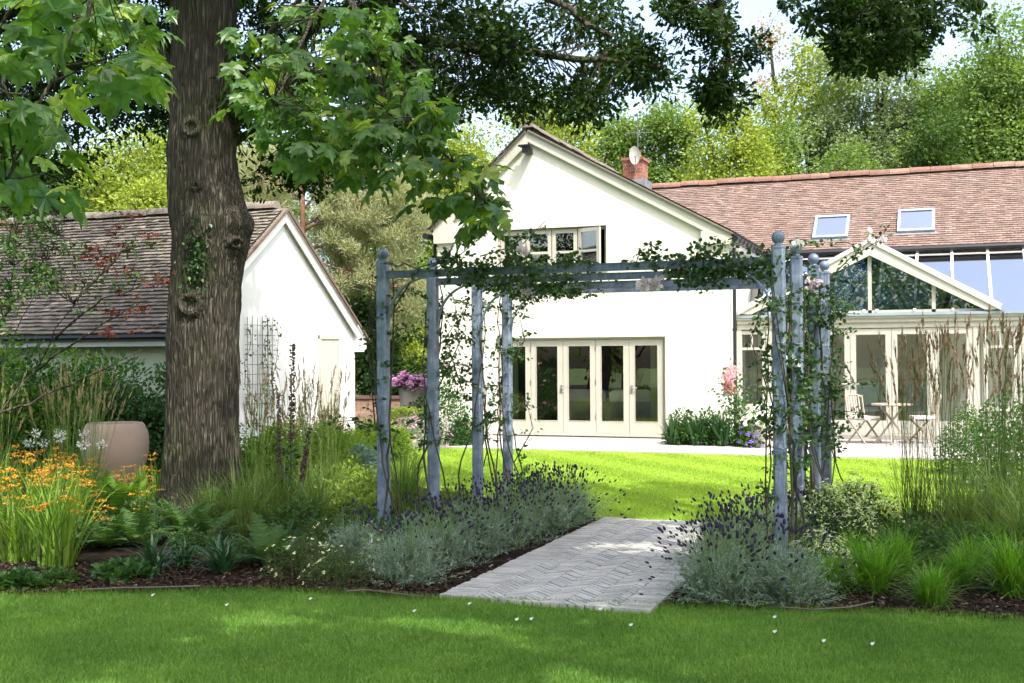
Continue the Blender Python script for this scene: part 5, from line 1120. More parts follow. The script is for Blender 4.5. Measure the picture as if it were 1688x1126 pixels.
# climber on the trellis
rng = np.random.default_rng(77); t = thing('trellis_climber', (GXW + .15, (tA.y + tB.y) / 2, 0), 'thin climber with small leaves growing up the wire trellis', 'climber'); b = MB(); L = []
for k in range(5):
    y = tA.y + (tB.y - tA.y) * rng.uniform(0, 1); pts_ = []
    for z in np.linspace(0, rng.uniform(2.0, 2.75), 12): y += rng.normal(0, .05); pts_.append((GXW + .12 + rng.uniform(0, .05), y, z))
    b.tube(pts_, .006, 4); L += [np.array(p_) + rng.normal(0, .05, 3) for p_ in pts_[3:] for _ in range(6)]
b.build('stems', M['cane'], t); b = MB(); L = np.array(L); L[:, 0] = np.maximum(L[:, 0], GXW + .06); leafcloud(b, L, randdir(len(L), rng), rng.uniform(.04, .07, len(L)), OVAL, rng, .5, .5); b.build('leaves', M['rose'], t)

# dark shrubs left, behind the taupe pot and before the garage wall
SHG = 'shrubs between the crocosmia and the garage'
for i, (x, y, r, h, m_, l) in enumerate([(225, 776, 1.0, 1.75, 'shrub', 'dark green glossy shrub behind the taupe pot'), (268, 778, .9, 1.65, 'shrub', 'dark green shrub touching the left side of the big trunk'), (60, 782, 1.3, 1.95, 'shrub', 'large dark green shrub at the left behind the white flowers'), (-30, 786, 1.2, 2.5, 'fern', 'large leafy shrub at the left edge of the picture'), (120, 776, 1.1, 2.1, 'fern', 'mid green shrub rising left of the taupe pot'), (30, 768, 1.4, 2.9, 'fernd', 'tall shrub below the left end of the garage roof'), (175, 770, 1.2, 1.9, 'shrub', 'dark green shrub behind and left of the taupe pot')]):
    q = gz(x, y, .012); o = k_shrub(400 + i, r, h, m_, 6500, .085, LEAF, 'leafy_shrub', 34, .32); o.location = (q.x, q.y, .012); tag(o, l, 'shrub', SHG)

# flowering mass at the right edge
for i, (x, y, s, m_, l) in enumerate([(1650, 800, 1.0, 'palepink', 'pale pink flowered shrub behind the reed grass at the right edge'), (1600, 780, .85, 'palepink', 'pale pink flowered plant left of the right edge shrub'), (1715, 830, 1.1, 'palepink', 'pale pink flowered shrub cut by the right edge')]):
    put('rp', lambda: k_flowery(430, 3600, .55, 1.08, 'fernd', 'palepink', 46, .022, .05, 'pink_flowered_shrub', 5, LEAF, 1), gp(x, y), l, 'shrub', s, i * 2, 'pale pink flowered shrubs at the right edge')

# ------------------------------------------------------------------ climbing roses on the pergola
def bloom(t, c, r, m, seed):
    rng = np.random.default_rng(seed); b = MB(); n = 46; d = randdir(n, rng); d[:, 2] = d[:, 2] * .8; rr = np.linspace(.15, 1, n) * r
    b.inst(*PET, np.array(c) + d * (rr * .55)[:, None], frames(d + rng.normal(0, .25, (n, 3)), -d + rng.normal(0, .5, (n, 3))), sz(rr * .9 + .006, 1.1)); return b.build('bloom', M[m], t)
def climb_rose(x, y, seed, label, paths, canes=4, density=1.0, blooms=(), zden=None):
    """paths: extra polylines (list of (points, leaves per metre, spread))"""
    rng = np.random.default_rng(seed); t = thing('climbing_rose', (x, y, 0), label, 'climbing rose', 'climbing roses on the pergola'); bc = MB(); LP = []; LO = []
    def leafy(pts_, dens, spread):
        pts_ = np.array([tuple(p_) for p_ in pts_]); seg = np.linalg.norm(np.diff(pts_, axis=0), axis=1); tot = seg.sum(); n = max(1, int(dens * tot)); u = rng.uniform(0, tot, n); cs = np.concatenate([[0], np.cumsum(seg)])
        P = np.stack([np.interp(u, cs, pts_[:, k]) for k in range(3)], 1)
        # leaves come in sprays of five
        for p_ in P:
            o = randdir(1, rng)[0]; o[2] = o[2] * .5; st = p_ + o * rng.uniform(.2, 1) * spread
            for q in range(rng.integers(3, 6)): LP.append(st + o * .035 * (q // 2) + randdir(1, rng)[0] * .022); LO.append(o + randdir(1, rng)[0] * .7)
    for k in range(canes):
        a = rng.uniform(0, 6.28); w_ = rng.choice([-1, 1]) * rng.uniform(.8, 2.2); top = rng.uniform(1.9, 2.5); r0 = rng.uniform(.14, .3); pts_ = []
        for z in np.linspace(0, top, 16): rr = r0 + (.085 - r0) * min(1, z / .9) + rng.normal(0, .012); pts_.append((x + rr * math.cos(a + w_ * z * 1.1), y + rr * math.sin(a + w_ * z * 1.1), z))
        bc.tube(pts_, (np.linspace(.009, .005, 16) * rng.uniform(.8, 1.3)), 5)
        zs = [p_ for p_ in pts_ if p_[2] > .75]
        leafy(zs, 16 * density, .12)
    for k in range(int(9 * density)):   # side shoots
        z = rng.uniform(.7, 2.3); a = rng.uniform(0, 6.28); l = rng.uniform(.15, .5); p0 = np.array([x, y, z]); p1 = p0 + np.array([math.cos(a), math.sin(a), .35]) * l * .6; p2 = p1 + np.array([math.cos(a + .4), math.sin(a + .4), -.1]) * l * .5
        bc.tube([tuple(p0), tuple(p1), tuple(p2)], (.005, .004, .002), 4); leafy([p0, p1, p2], 34, .05)
    for pts_, dens, spread in paths:
        pp = [np.array(tuple(p_)) + rng.normal(0, .02, 3) for p_ in pts_]; bc.tube([tuple(p_) for p_ in pp], np.linspace(.007, .003, len(pp)), 5); leafy(pp, dens, spread)
    bc.build('canes', M['cane'], t); b = MB(); LP = np.array(LP); LO = np.array(LO); leafcloud(b, LP, LO, rng.uniform(.026, .052, len(LP)), OVAL, rng, .45, .5, .2); b.build('leaves', M['rose'], t)
    for k, (c, r, m_) in enumerate(blooms): bloom(t, c, r, m_, seed * 10 + k)
    return t
def along(x0, x1, y, z, n=8, sag=.0): return [(x0 + (x1 - x0) * k / n, y, z + sag * math.sin(k * 1.9)) for k in range(n + 1)]
Y = PYs
ordn = ['front', 'second', 'third', 'rearmost']
P1 = lambda px, py, yy: aY(px, py, yy)
climb_rose(LX, Y[0], 501, 'rose twining up the front left pergola post', [(along(LX + .1, -3.5, Y[0], 2.42, 8, .03), 8, .06), ([P1(650, 500, Y[0]), P1(700, 440, Y[0]), P1(760, 425, Y[0]), P1(800, 385, Y[0])], 14, .06), ([P1(620, 700, Y[0] - .05), P1(606, 560, Y[0] - .05), P1(612, 450, Y[0] - .05)], 22, .07), (along(-4.1, -2.75, Y[0], 2.42, 8, .05), 150, .13), ([P1(740, 430, Y[0]), P1(745, 400, Y[0]), P1(770, 385, Y[0])], 30, .05)], 4, .75, [(P1(862, 413, Y[0] - .05), .05, 'palepink')])
climb_rose(LX, Y[1], 502, 'rose twining up the second left pergola post', [(along(-4.4, -3.0, Y[1], 2.42, 8, .04), 150, .14), ([P1(725, 640, Y[1]), P1(760, 560, Y[1]), P1(745, 500, Y[1])], 30, .12), ([P1(790, 430, Y[1]), P1(860, 400, Y[1]), P1(905, 372, Y[1])], 26, .07), (along(-4.2, -3.2, Y[1], 2.33, 8, .04), 70, .09)], 4, .9, [(P1(866, 480, Y[1]), .045, 'palepink')])
climb_rose(LX, Y[2], 503, 'rose twining up the third left pergola post', [(along(LX + .1, -3.2, Y[2], 2.40, 8, .04), 130, .13), ([P1(760, 640, Y[2]), P1(735, 560, Y[2]), P1(770, 500, Y[2])], 34, .12), ([P1(860, 470, Y[2]), P1(930, 480, Y[2]), P1(968, 488, Y[2])], 36, .05), (along(-4.3, -3.5, Y[2], 2.3, 8, .04), 60, .1)], 4, .9)
climb_rose(LX, Y[3], 504, 'rose twining up the rearmost left pergola post', [(along(LX - .1, -3.5, Y[3], 2.38, 8, .04), 120, .14), ([P1(850, 600, Y[3]), P1(865, 560, Y[3]), P1(855, 520, Y[3])], 40, .09), ([P1(845, 760, Y[3]), P1(880, 700, Y[3]), P1(870, 660, Y[3])], 22, .08), ([P1(820, 470, Y[3]), P1(850, 480, Y[3]), P1(862, 520, Y[3])], 50, .09)], 4, .8, [(P1(866, 484, Y[3]), .05, 'palepink'), (P1(873, 490, Y[3]), .035, 'palepink')])
climb_rose(RX[0], Y[0], 511, 'rose twining up the front right pergola post', [(along(RX[0] - .1, -2.3, Y[0], 2.40, 8, .04), 170, .12), ([P1(1265, 830, Y[0] - .05), P1(1262, 640, Y[0] - .05), P1(1240, 560, Y[0]), P1(1262, 480, Y[0])], 30, .08), ([P1(1265, 640, Y[0] - .08), P1(1248, 690, Y[0] - .08)], 45, .05), ([P1(1160, 440, Y[0]), P1(1165, 405, Y[0]), P1(1200, 395, Y[0])], 60, .06), (along(-2.0, -1.28, Y[0], 2.30, 8, .05), 150, .11), ([P1(1070, 420, Y[0]), P1(1075, 412, Y[0]), P1(1100, 405, Y[0])], 40, .04)], 5, 1.0, [(P1(1064, 470, Y[0]), .055, 'palepink'), (P1(1083, 467, Y[0]), .055, 'palepink'), (P1(1075, 475, Y[0]), .035, 'palepink')])
climb_rose(RX[1], Y[1], 512, 'rose twining up the second right pergola post', [(along(RX[1] - .1, -2.2, Y[1], 2.40, 8, .03), 150, .12), ([P1(1310, 830, Y[1]), P1(1318, 640, Y[1]), P1(1305, 480, Y[1])], 34, .10), ([P1(1300, 420, Y[1]), P1(1315, 395, Y[1]), P1(1342, 400, Y[1])], 60, .08)], 6, 1.1, [(P1(1314, 402, Y[1] - .06), .04, 'whitef'), (P1(1300, 595, Y[1] - .1), .05, 'whitef'), (P1(1312, 600, Y[1] - .1), .035, 'whitef')])
climb_rose(RX[2], Y[2], 513, 'rose twining up the third right pergola post', [(along(RX[2] - .1, -1.9, Y[2], 2.42, 8, .02), 70, .1), ([P1(1338, 640, Y[2]), P1(1325, 540, Y[2]), P1(1335, 440, Y[2])], 55, .10), ([P1(1330, 760, Y[2]), P1(1322, 620, Y[2]), P1(1330, 500, Y[2])], 40, .08)], 6, 1.1, [(P1(1343, 465, Y[2] - .1), .06, 'palepink'), (P1(1338, 477, Y[2] - .1), .05, 'palepink')])
climb_rose(RX[3], Y[3], 514, 'rose twining up the rearmost right pergola post', [([P1(1374, 760, Y[3]), P1(1372, 640, Y[3]), P1(1368, 540, Y[3]), P1(1380, 480, Y[3])], 40, .07), ([P1(1365, 460, Y[3]), P1(1400, 430, Y[3]), P1(1450, 395, Y[3]), P1(1470, 380, Y[3])], 24, .06), ([P1(1370, 660, Y[3]), P1(1392, 590, Y[3])], 26, .04), ([P1(1372, 400, Y[3]), P1(1400, 395, Y[3]), P1(1420, 412, Y[3])], 30, .05)], 6, 1.0, [(P1(1450, 396, Y[3]), .05, 'palepink')])

# white petals fallen on the lawn
rng = np.random.default_rng(9)
pet = [(374, 995, 'left of the path corner'), (683, 1005, 'just in front of the left corner of the path'), (852, 1019, 'left of a pair in front of the path'), (876, 1018, 'right of a pair in front of the path'), (774, 993, 'at the edge of the path'), (1040, 1028, 'in front of the right corner of the path'), (1277, 1015, 'nearest the right bed, before the front right post'), (1277, 1039, 'below another one before the front right post'), (1358, 1054, 'farthest right on the lawn'), (252, 979, 'at the left edge of the mulch'), (990, 1002, 'at the front edge of the path'), (1438, 1059, 'on the bright sun patch at the right'), (512, 985, 'at the mulch edge left of the path')]
for x, y, l in pet:
    q = gz(x, y, .05); b = MB(); b.add([(q.x + a_, q.y + c_, .035 + e_) for a_, c_, e_ in ((-.012, -.006, .008), (0, -.010, 0), (.012, -.004, .01), (.010, .010, .016), (-.008, .011, .012))], [(0, 1, 2, 3, 4)]); tag(b.build('fallen_petal', M['whitef'], None, at=(q.x, q.y, .035)), 'white fallen petal ' + l, 'petal', 'white petals on the grass')
# ------------------------------------------------------------------ trees
RT = np.array(RM.transposed())
def pjn(P): q = (np.asarray(P) - np.array(CAM)) @ RT.T; return 844 - q[:, 0] / q[:, 2] * F, 563 + q[:, 1] / q[:, 2] * F, -q[:, 2]
def seen(P, mx=40, my=10):
    x, y, t = pjn(P); return (t > .2) & (x > -mx) & (x < 1688 + mx) & (y > -my) & (y < 1126)
def inpoly(x, y, poly):
    c = False; n = len(poly)
    for i in range(n):
        (x0, y0), (x1, y1) = poly[i - 1], poly[i]
        if (y0 > y) != (y1 > y) and x < (x1 - x0) * (y - y0) / (y1 - y0) + x0: c = not c
    return c
def sprays(poly, n, t0, t1, rng, gap=0, gs=.012):
    xs_ = [p[0] for p in poly]; ys_ = [p[1] for p in poly]; out = []; k = 0
    while len(out) < n and k < n * 60:
        k += 1; x, y = rng.uniform(min(xs_), max(xs_)), rng.uniform(min(ys_), max(ys_))
        if not inpoly(x, y, poly): continue
        if gap and mnoise.noise(Vector((x * gs, y * gs, 3.3))) < gap - .5: continue
        out.append(aT(x, y, rng.uniform(t0, t1)))
    return out
def limb(b, p, q, r0, r1, rng, n=9, sag=.0, wob=.08, sides=8):
    p, q = np.array(tuple(p)), np.array(tuple(q)); L = np.linalg.norm(q - p); pts_ = []
    for k in range(n + 1):
        u = k / n; a = p + (q - p) * u; a = a + rng.normal(0, wob * L / n * .8, 3) * (0 < k < n); a[2] += sag * math.sin(math.pi * u); pts_.append(a)
    b.tube([tuple(a) for a in pts_], [r0 + (r1 - r0) * (k / n) ** .8 for k in range(n + 1)], sides); return pts_
def twigs_to(b, pts_, nodes, rng, r=.006):
    nodes = np.array([tuple(n_) for n_ in nodes])
    for p_ in pts_:
        p_ = np.array(tuple(p_)); d = np.linalg.norm(nodes - p_, axis=1); a = nodes[d.argmin()]; m_ = (a + p_) / 2 + rng.normal(0, .05, 3) + [0, 0, .06]
        b.tube([tuple(a), tuple(m_), tuple(p_)], (r * 1.6, r, r * .4), 4, False)

# the big maple trunk
rng = np.random.default_rng(21); TT = 12.45
prof = [(1126, 262, 405), (835, 262, 404), (800, 271, 396), (720, 275, 391), (640, 277, 390), (560, 279, 390), (500, 282, 391), (470, 284, 393), (430, 286, 400), (395, 287, 408), (360, 285, 410), (330, 282, 402), (290, 279, 391), (250, 278, 386), (200, 282, 386), (150, 284, 387), (80, 285, 388), (0, 286, 389), (-150, 292, 380), (-400, 305, 365)]
prof = prof[::-1]; tb_ = gz(333, 832); mt = thing('maple_tree', (tb_.x, tb_.y, 0), 'big maple tree with a thick furrowed knotty trunk and large lobed leaves at the left', 'tree')
sd_ = np.array(RM @ Vector((1, 0, 0))); fd_ = np.array(RM @ Vector((0, 0, -1))); fd_[2] = 0; fd_ /= np.linalg.norm(fd_)
Zs = np.linspace(-.02, 7.2, 420); S_ = 240; V = []
def zpx(z): return 588 - (z - 1.65) * F / TT
knots = [(1.0, 330, 215, .10, .055, 1), (1, 312, 262, .07, -.02, 0), (1, 338, 310, .05, .05, 1), (1, 345, 375, .15, .05, 0), (1, 330, 500, .13, .05, 1), (1, 400, 365, .13, .06, 0), (1, 322, 520, .07, -.03, 0), (1, 395, 400, .06, .05, 1)]
for z in Zs:
    y = zpx(z); xl = np.interp(y, [p[0] for p in prof], [p[1] for p in prof]); xr = np.interp(y, [p[0] for p in prof], [p[2] for p in prof])
    c = np.array(tuple(CAM)) + sd_ * ((xl + xr) / 2 - 844) / F * TT + fd_ * TT * 1.0; r = (xr - xl) / 2 * TT / F; c[2] = z
    for k in range(S_):
        a = 2 * math.pi * k / S_; u = sd_ * math.cos(a) + fd_ * math.sin(a); u[2] = 0
        rr = r * (1 + .035 * mnoise.noise(Vector((math.cos(a) * 1.6, math.sin(a) * 1.6, z * 1.1)))) + .012 * mnoise.noise(Vector((math.cos(a) * 7, math.sin(a) * 7, z * 1.3)))
        rr += .030 * abs(mnoise.noise(Vector((math.cos(a) * 11 + .3 * math.sin(z * 3), math.sin(a) * 11, z * 2.4)))) + .014 * abs(mnoise.noise(Vector((math.cos(a) * 22, math.sin(a) * 22, z * 6))))
        if z < .5: rr += .20 * (1 - z / .5) ** 2 * (.5 + .5 * math.sin(a * 5 + 1))
        if math.sin(a) < .3:
            sx_ = ((c + u * rr - np.array(tuple(CAM))) @ sd_) / TT * F + 844
            for _, kx, ky, kr, kh, ring in knots:
                dd = math.hypot((sx_ - kx) * TT / F, (y - ky) * TT / F) / kr
                if dd < 2.2: rr += .95 * kh * (math.exp(-((dd - .75) / .32) ** 2) if ring else math.exp(-dd * dd * 1.2))
        V.append(c + u * rr)
b = MB(); nz = len(Zs); b.add(V, np.array([(i * S_ + k, i * S_ + (k + 1) % S_, (i + 1) * S_ + (k + 1) % S_, (i + 1) * S_ + k) for i in range(nz - 1) for k in range(S_)])); b.build('trunk', M['bark'], mt, True)
TA = lambda z, dx=0: np.array(tuple(CAM)) * [1, 1, 0] + sd_ * ((337 - 844) / F * TT + dx) + fd_ * TT + [0, 0, z]
# limbs: the visible ones, then the high ones out of the frame
nodesR = []; nodesL = []; nodesT = []
b = MB(); nodesT += limb(b, TA(4.7, -.3), aT(190, 0, 12.2), .11, .07, rng); nodesT += limb(b, aT(190, 0, 12.2), aT(60, -260, 11.5), .07, .03, rng); b.build('limb', M['bark'], mt, True)
b = MB(); nodesR += limb(b, TA(6.2, .2), aT(560, -60, 10), .11, .05, rng, sag=.2); nodesR += limb(b, aT(560, -60, 10), aT(640, 180, 8.9), .035, .02, rng); nodesR += limb(b, aT(640, 180, 8.9), aT(800, 335, 8.7), .016, .006, rng, sag=.08); nodesR += limb(b, aT(560, -60, 10), aT(450, 170, 8.6), .02, .008, rng); nodesR += limb(b, aT(560, -60, 10), aT(730, 40, 9.2), .022, .008, rng); b.build('limb', M['bark'], mt, True)
b = MB(); nodesL += limb(b, TA(6.3, -.2), aT(260, -200, 7.2), .10, .05, rng, sag=.3); nodesL += limb(b, aT(260, -200, 7.2), aT(120, 60, 6.3), .03, .012, rng); nodesL += limb(b, aT(120, 60, 6.3), aT(10, 300, 5.8), .012, .005, rng); nodesL += limb(b, aT(260, -200, 7.2), aT(-80, -20, 6.0), .03, .01, rng); nodesL += limb(b, aT(-80, -20, 6), aT(60, 240, 6.0), .01, .005, rng); b.build('limb', M['bark'], mt, True)
b = MB(); b.tube([tuple(TA(4.05, .3)), tuple(aT(405, 85, 12.1)), tuple(aT(440, 60, 11.6)), tuple(aT(520, -30, 11))], (.06, .045, .035, .02), 7); b.build('limb', M['bark'], mt, True)
tops = []
for k in range(9):
    a = k / 9 * 6.28 + .3; q = TA(7.0) + np.array([math.cos(a) * 3.6, math.sin(a) * 3.6, rng.uniform(1.5, 4)]); b = MB(); tops += limb(b, TA(rng.uniform(6.2, 7.1)), q, .12, .03, rng, sag=.3); b.build('limb', M['bark'], mt, True)
def leafgroup(pts_, size, rng, per=6, spread=.07, droop=.75):
    P = []; O = []
    for p_ in pts_:
        a0 = rng.uniform(0, 6.28)
        for k in range(per):
            a = a0 + k * 6.28 / per + rng.uniform(-.4, .4); o = np.array([math.cos(a), math.sin(a), -droop * rng.uniform(.3, 1.5)]); P.append(np.array(tuple(p_)) + o * spread * rng.uniform(.4, 1.4)); O.append(o)
    return np.array(P), np.array(O), size * rng.uniform(.6, 1.15, len(P))
polyR1 = [(385, 0), (640, 0), (655, 110), (620, 190), (560, 240), (500, 265), (430, 200), (385, 165)]
polyR2 = [(560, 0), (625, 0), (640, 70), (735, 140), (742, 195), (690, 230), (640, 200), (560, 100)]
polyR3 = [(480, 190), (600, 170), (700, 215), (790, 250), (825, 285), (800, 365), (745, 345), (680, 315), (620, 285), (560, 270), (500, 280)]
SR = sprays(polyR1, 66, 8.2, 10.4, rng) + sprays(polyR2, 30, 8.4, 9.6, rng) + sprays(polyR3, 46, 8.2, 9.4, rng)
polyL1 = [(-60, -30), (120, -30), (230, 60), (250, 110), (170, 150), (90, 130), (-60, 160)]
polyL2 = [(-60, 120), (60, 130), (130, 200), (150, 290), (90, 330), (-60, 320)]
SL = sprays(polyL1, 22, 5.6, 7.4, rng) + sprays(polyL2, 13, 5.2, 6.6, rng) + [aT(60, 30, 6.4), aT(150, 95, 6.6), aT(30, 180, 5.7), aT(95, 300, 5.6)]
SM = sprays([(90, -20), (280, -20), (272, 90), (180, 130), (110, 80)], 26, 8.5, 10.5, rng)
b = MB(); twigs_to(b, SR, nodesR, rng, .005); twigs_to(b, SL, nodesL, rng, .004); b.build('twigs', M['bark2'], mt)
b = MB(); P, O, S = leafgroup(SR, .172, rng, 6, .10); leafcloud(b, P, O, S * rng.uniform(.75, 1.2, len(S)), MAPLE, rng, .9, .7, .15, .95)
P, O, S = leafgroup(SL, .185, rng, 5, .09); leafcloud(b, P, O, S * rng.uniform(.75, 1.2, len(S)), MAPLE, rng, .9, .7, .15, .95)
P, O, S = leafgroup(SM, .16, rng, 6, .1); leafcloud(b, P, O, S * rng.uniform(.75, 1.2, len(S)), MAPLE, rng, .9, .7, .15, .95); b.build('leaves', M['maple'], mt)
# crown above the frame
C_ = []
for k in range(190):
    d = randdir(1, rng)[0]; c = TA(9.2) + d * np.array([4.6, 4.6, 3.0]) * rng.uniform(.35, 1) ** .6; C_.append(c)
C_ = np.array(C_); C_ = C_[~seen(C_, 60, 70)]
P, O = cluster_pts(C_, rng.uniform(.5, .95, len(C_)), [75] * len(C_), rng); b = MB(); leafcloud(b, P, O, rng.uniform(.11, .19, len(P)), MAPLE, rng, 1, .5, .2); b.build('crown', M['maple'], mt)
b = MB(); twigs_to(b, C_[:140], tops + nodesT, rng, .012); b.build('branches', M['bark2'], mt)
# leaves and moss growing on the trunk
P = []; 
for _ in range(240):
    x = rng.normal(322, 11); y = rng.normal(420, 26); P.append(np.array(tuple(aT(x, y, TT - .36 - rng.uniform(0, .10)))))
P = np.array(P); b = MB(); leafcloud(b, P, randdir(len(P), rng) - fd_ * .3, rng.uniform(.03, .06, len(P)), OVAL, rng, .6, .5, .5); b.build('trunk_shoots', M['rose'], mt)

# the oaks whose boughs hang into the top of the frame
def oak(name_loc, label, limbs, polys, seed, crown, trunk_r, trunk_h, msize=.09, filt=True):
    rng = np.random.default_rng(seed); t = thing('oak_tree', (name_loc[0], name_loc[1], 0), label, 'tree'); nodes = []
    b = MB(); limb(b, (name_loc[0], name_loc[1], -.02), (name_loc[0] + .15, name_loc[1], trunk_h), trunk_r, trunk_r * .6, rng, 10, 0, .12, 16); b.build('trunk', M['bark2'], t, True)
    for pts_, r in limbs:
        b = MB(); pts_ = [np.array(tuple(p_)) for p_ in pts_]; n = len(pts_)
        for i in range(n - 1): nodes += limb(b, pts_[i], pts_[i + 1], r * (1 - i / n) + .01, r * (1 - (i + 1) / n) + .01, rng, 6, 0, .1, 7)
        b.build('limb', M['bark2'], t, True)
    pts_ = []; Pp = []; Oo = []
    for poly, n, t0, t1, gap, rad_, per in polys:
        c = sprays(poly, n, t0, t1, rng, gap, .016); pts_ += c; P, O = cluster_pts([tuple(q) for q in c], rng.uniform(.6, 1.2, len(c)) * rad_, [per] * len(c), rng, .1, .8); Pp.append(P); Oo.append(O)
    b = MB(); twigs_to(b, pts_, nodes, rng, .008); b.build('twigs', M['bark2'], t)
    if Pp:
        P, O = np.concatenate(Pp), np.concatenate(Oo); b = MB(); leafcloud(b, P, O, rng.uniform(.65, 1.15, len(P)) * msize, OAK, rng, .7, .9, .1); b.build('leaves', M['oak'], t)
    cc, cr, m, rr, per, ls = crown
    C_ = []
    for k in range(m): d = randdir(1, rng)[0]; C_.append(np.array(cc) + d * np.array(cr) * rng.uniform(.15, 1) ** .5)
    if seed == 31:
        for k in range(60): d = randdir(1, rng)[0]; C_.append(np.array([-14.3, 14.6, 9.0]) + d * np.array([4.2, 2.9, 1.7]) * rng.uniform(.15, 1) ** .5)  # extra crown lobe out of view, added to shade the garage roof
    C_ = np.array(C_); C_ = C_[~seen(C_, 90, 90)]
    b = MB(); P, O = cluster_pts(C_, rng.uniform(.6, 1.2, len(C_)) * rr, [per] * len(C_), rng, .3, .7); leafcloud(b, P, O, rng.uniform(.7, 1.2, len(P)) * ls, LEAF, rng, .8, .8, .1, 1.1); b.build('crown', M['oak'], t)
    return t
OT = aT(331, 600, 15.6); ox, oy = OT.x, OT.y
LPG = [([(ox, oy, 4.6), aT(520, 130, 14.5), aT(640, 60, 13.5), aT(900, 90, 12.6), aT(1090, 110, 12)], .085), ([(ox, oy, 5.0), aT(560, 20, 14), aT(800, -60, 12.5), aT(1010, 60, 12)], .075), ([(ox, oy, 4.4), aT(470, 200, 14.8), aT(520, 240, 14.4)], .06),
       ([(ox, oy, 4.6), aT(210, 60, 14.6), aT(60, 150, 14)], .10), ([(ox, oy, 5.5), aT(150, -40, 15), aT(-80, 80, 14)], .09), ([(ox, oy, 6.2), (ox + 1, oy - 3, 8.5), (ox + 2, oy - 5, 10)], .13), ([(ox, oy, 6.2), (ox + 2.5, oy - .5, 8.8), (ox + 4, oy - 1.5, 9.6)], .13), ([(ox, oy, 6.2), (ox - 2.5, oy - 1, 8.8), (ox - 5, oy - 1.5, 9.6)], .13)]
bandA = [(380, 0), (1010, 0), (1030, 60), (1090, 95), (1110, 130), (1050, 160), (1000, 175), (930, 175), (860, 185), (760, 190), (700, 210), (640, 235), (600, 300), (470, 285), (390, 250)]
bandL = [(-40, -20), (285, -20), (285, 150), (240, 195), (165, 200), (150, 260), (70, 300), (70, 345), (-40, 345)]
tipA = [(940, 150), (1015, 155), (1010, 215), (965, 220)]
oak((ox, oy), 'dark leaved oak standing behind the big maple, its boughs reaching over the gable', LPG,
    [(bandA, 230, 12, 14.8, .36, .34, 100), (bandL, 130, 13.5, 15.5, .30, .42, 95), (tipA, 6, 12, 12.8, 0, .25, 70), ([(250, 150), (285, 130), (285, 200), (245, 215)], 6, 14, 15, 0, .28, 60), ([(395, 200), (560, 220), (520, 310), (410, 300)], 14, 14, 15, .3, .33, 70), ([(1030, 60), (1112, 90), (1108, 150), (1040, 150)], 8, 11.8, 12.6, 0, .26, 80)], 31,
    ((ox + .8, oy - 2.6, 8.9), (5.2, 3.9, 2.8), 150, .75, 300, .13), .34, 7)
bx_, by_ = 6.4, 2.2
LPB = [([(bx_, by_, 4.6), (4.2, 5.5, 6.2), aT(1430, -60, 11.3), aT(1500, 40, 11.6)], .13), ([(4.2, 5.5, 6.2), aT(1330, -120, 11.4), aT(1180, -40, 11.6), aT(1200, 100, 11.8)], .09), ([(bx_, by_, 4.8), (3.5, 2.5, 6.8), (-.5, 3.2, 7.6)], .14), ([(bx_, by_, 5.2), (4.5, 0, 7.5), (1.5, -1.5, 8.5)], .12), ([(bx_, by_, 5.2), (7.5, 4.5, 7.5), (7, 7, 8)], .12)]
hangA = [(1068, 0), (1170, 0), (1225, 40), (1262, 80), (1235, 130), (1255, 60), (1212, 160), (1222, 200), (1180, 190), (1150, 140), (1165, 110), (1150, 50), (1080, 25)]
hangB = [(1292, -10), (1610, -10), (1625, 45), (1560, 60), (1575, 100), (1500, 112), (1480, 100), (1400, 118), (1370, 95), (1355, 60), (1300, 25)]
oak((bx_, by_), 'oak standing just outside the right of the picture with boughs hanging into its top', LPB,
    [(hangA, 30, 11.2, 12.2, .34, .19, 75), (hangB, 95, 10.8, 12, .30, .17, 55), ([(1075, 0), (1160, 0), (1130, 50), (1080, 30)], 6, 11.5, 12, 0, .22, 70), ([(1160, 110), (1222, 110), (1225, 200), (1180, 195)], 9, 11.5, 12, 0, .2, 80), ([(1370, 50), (1545, 60), (1530, 112), (1390, 105)], 12, 10.8, 11.8, .3, .18, 60)], 32,
    ((2.3, 4.0, 8.2), (5.6, 5.2, 2.2), 60, .92, 1500, .15), .38, 6.5, .085)

# dangling, reddish japanese maple at the far left
rng = np.random.default_rng(51); q0 = gz(-60, 850); t = thing('japanese_maple', (q0.x, q0.y, 0), 'slender small tree with red and green leaves leaning over the garage roof at the left', 'small tree')
bt_ = 10.9; b = MB(); nd = []
for pp in ([(-60, 850), (-20, 700), (60, 610), (160, 430), (235, 320)], [(-60, 850), (-30, 720), (0, 600), (60, 480), (110, 360)], [(-60, 850), (-40, 640), (20, 500), (30, 350)], [(60, 610), (130, 560), (230, 500)], [(90, 560), (170, 490), (280, 450)], [(120, 500), (200, 415), (275, 395)], [(-20, 690), (100, 640), (190, 600), (235, 575)]):
    pts_ = [aT(x, y, bt_ + .25 * math.sin(x * .03)) for x, y in pp]
    for i in range(len(pts_) - 1): nd += limb(b, pts_[i], pts_[i + 1], max(.013 - .003 * i, .004), max(.013 - .003 * (i + 1), .002), rng, 5, 0, .1, 5)
b.build('branches', M['bark2'], t, True)
redp = [(185, 420), (200, 400), (172, 425), (155, 420), (205, 440), (200, 480), (170, 500), (215, 510), (190, 512), (230, 508), (200, 540), (185, 545), (255, 460), (265, 455), (190, 375), (250, 385), (15, 370), (210, 350), (150, 410)]
L = [aT(x + rng.normal(0, 9), y + rng.normal(0, 5), bt_ + rng.normal(0, .12)) for x, y in redp for _ in range(6)]; P, O, S = leafgroup(L, .05, rng, 2, .03); b = MB(); leafcloud(b, P, O, S, MAPLE, rng, .8, .6, .2); b.build('red_leaves', M['red'], t)
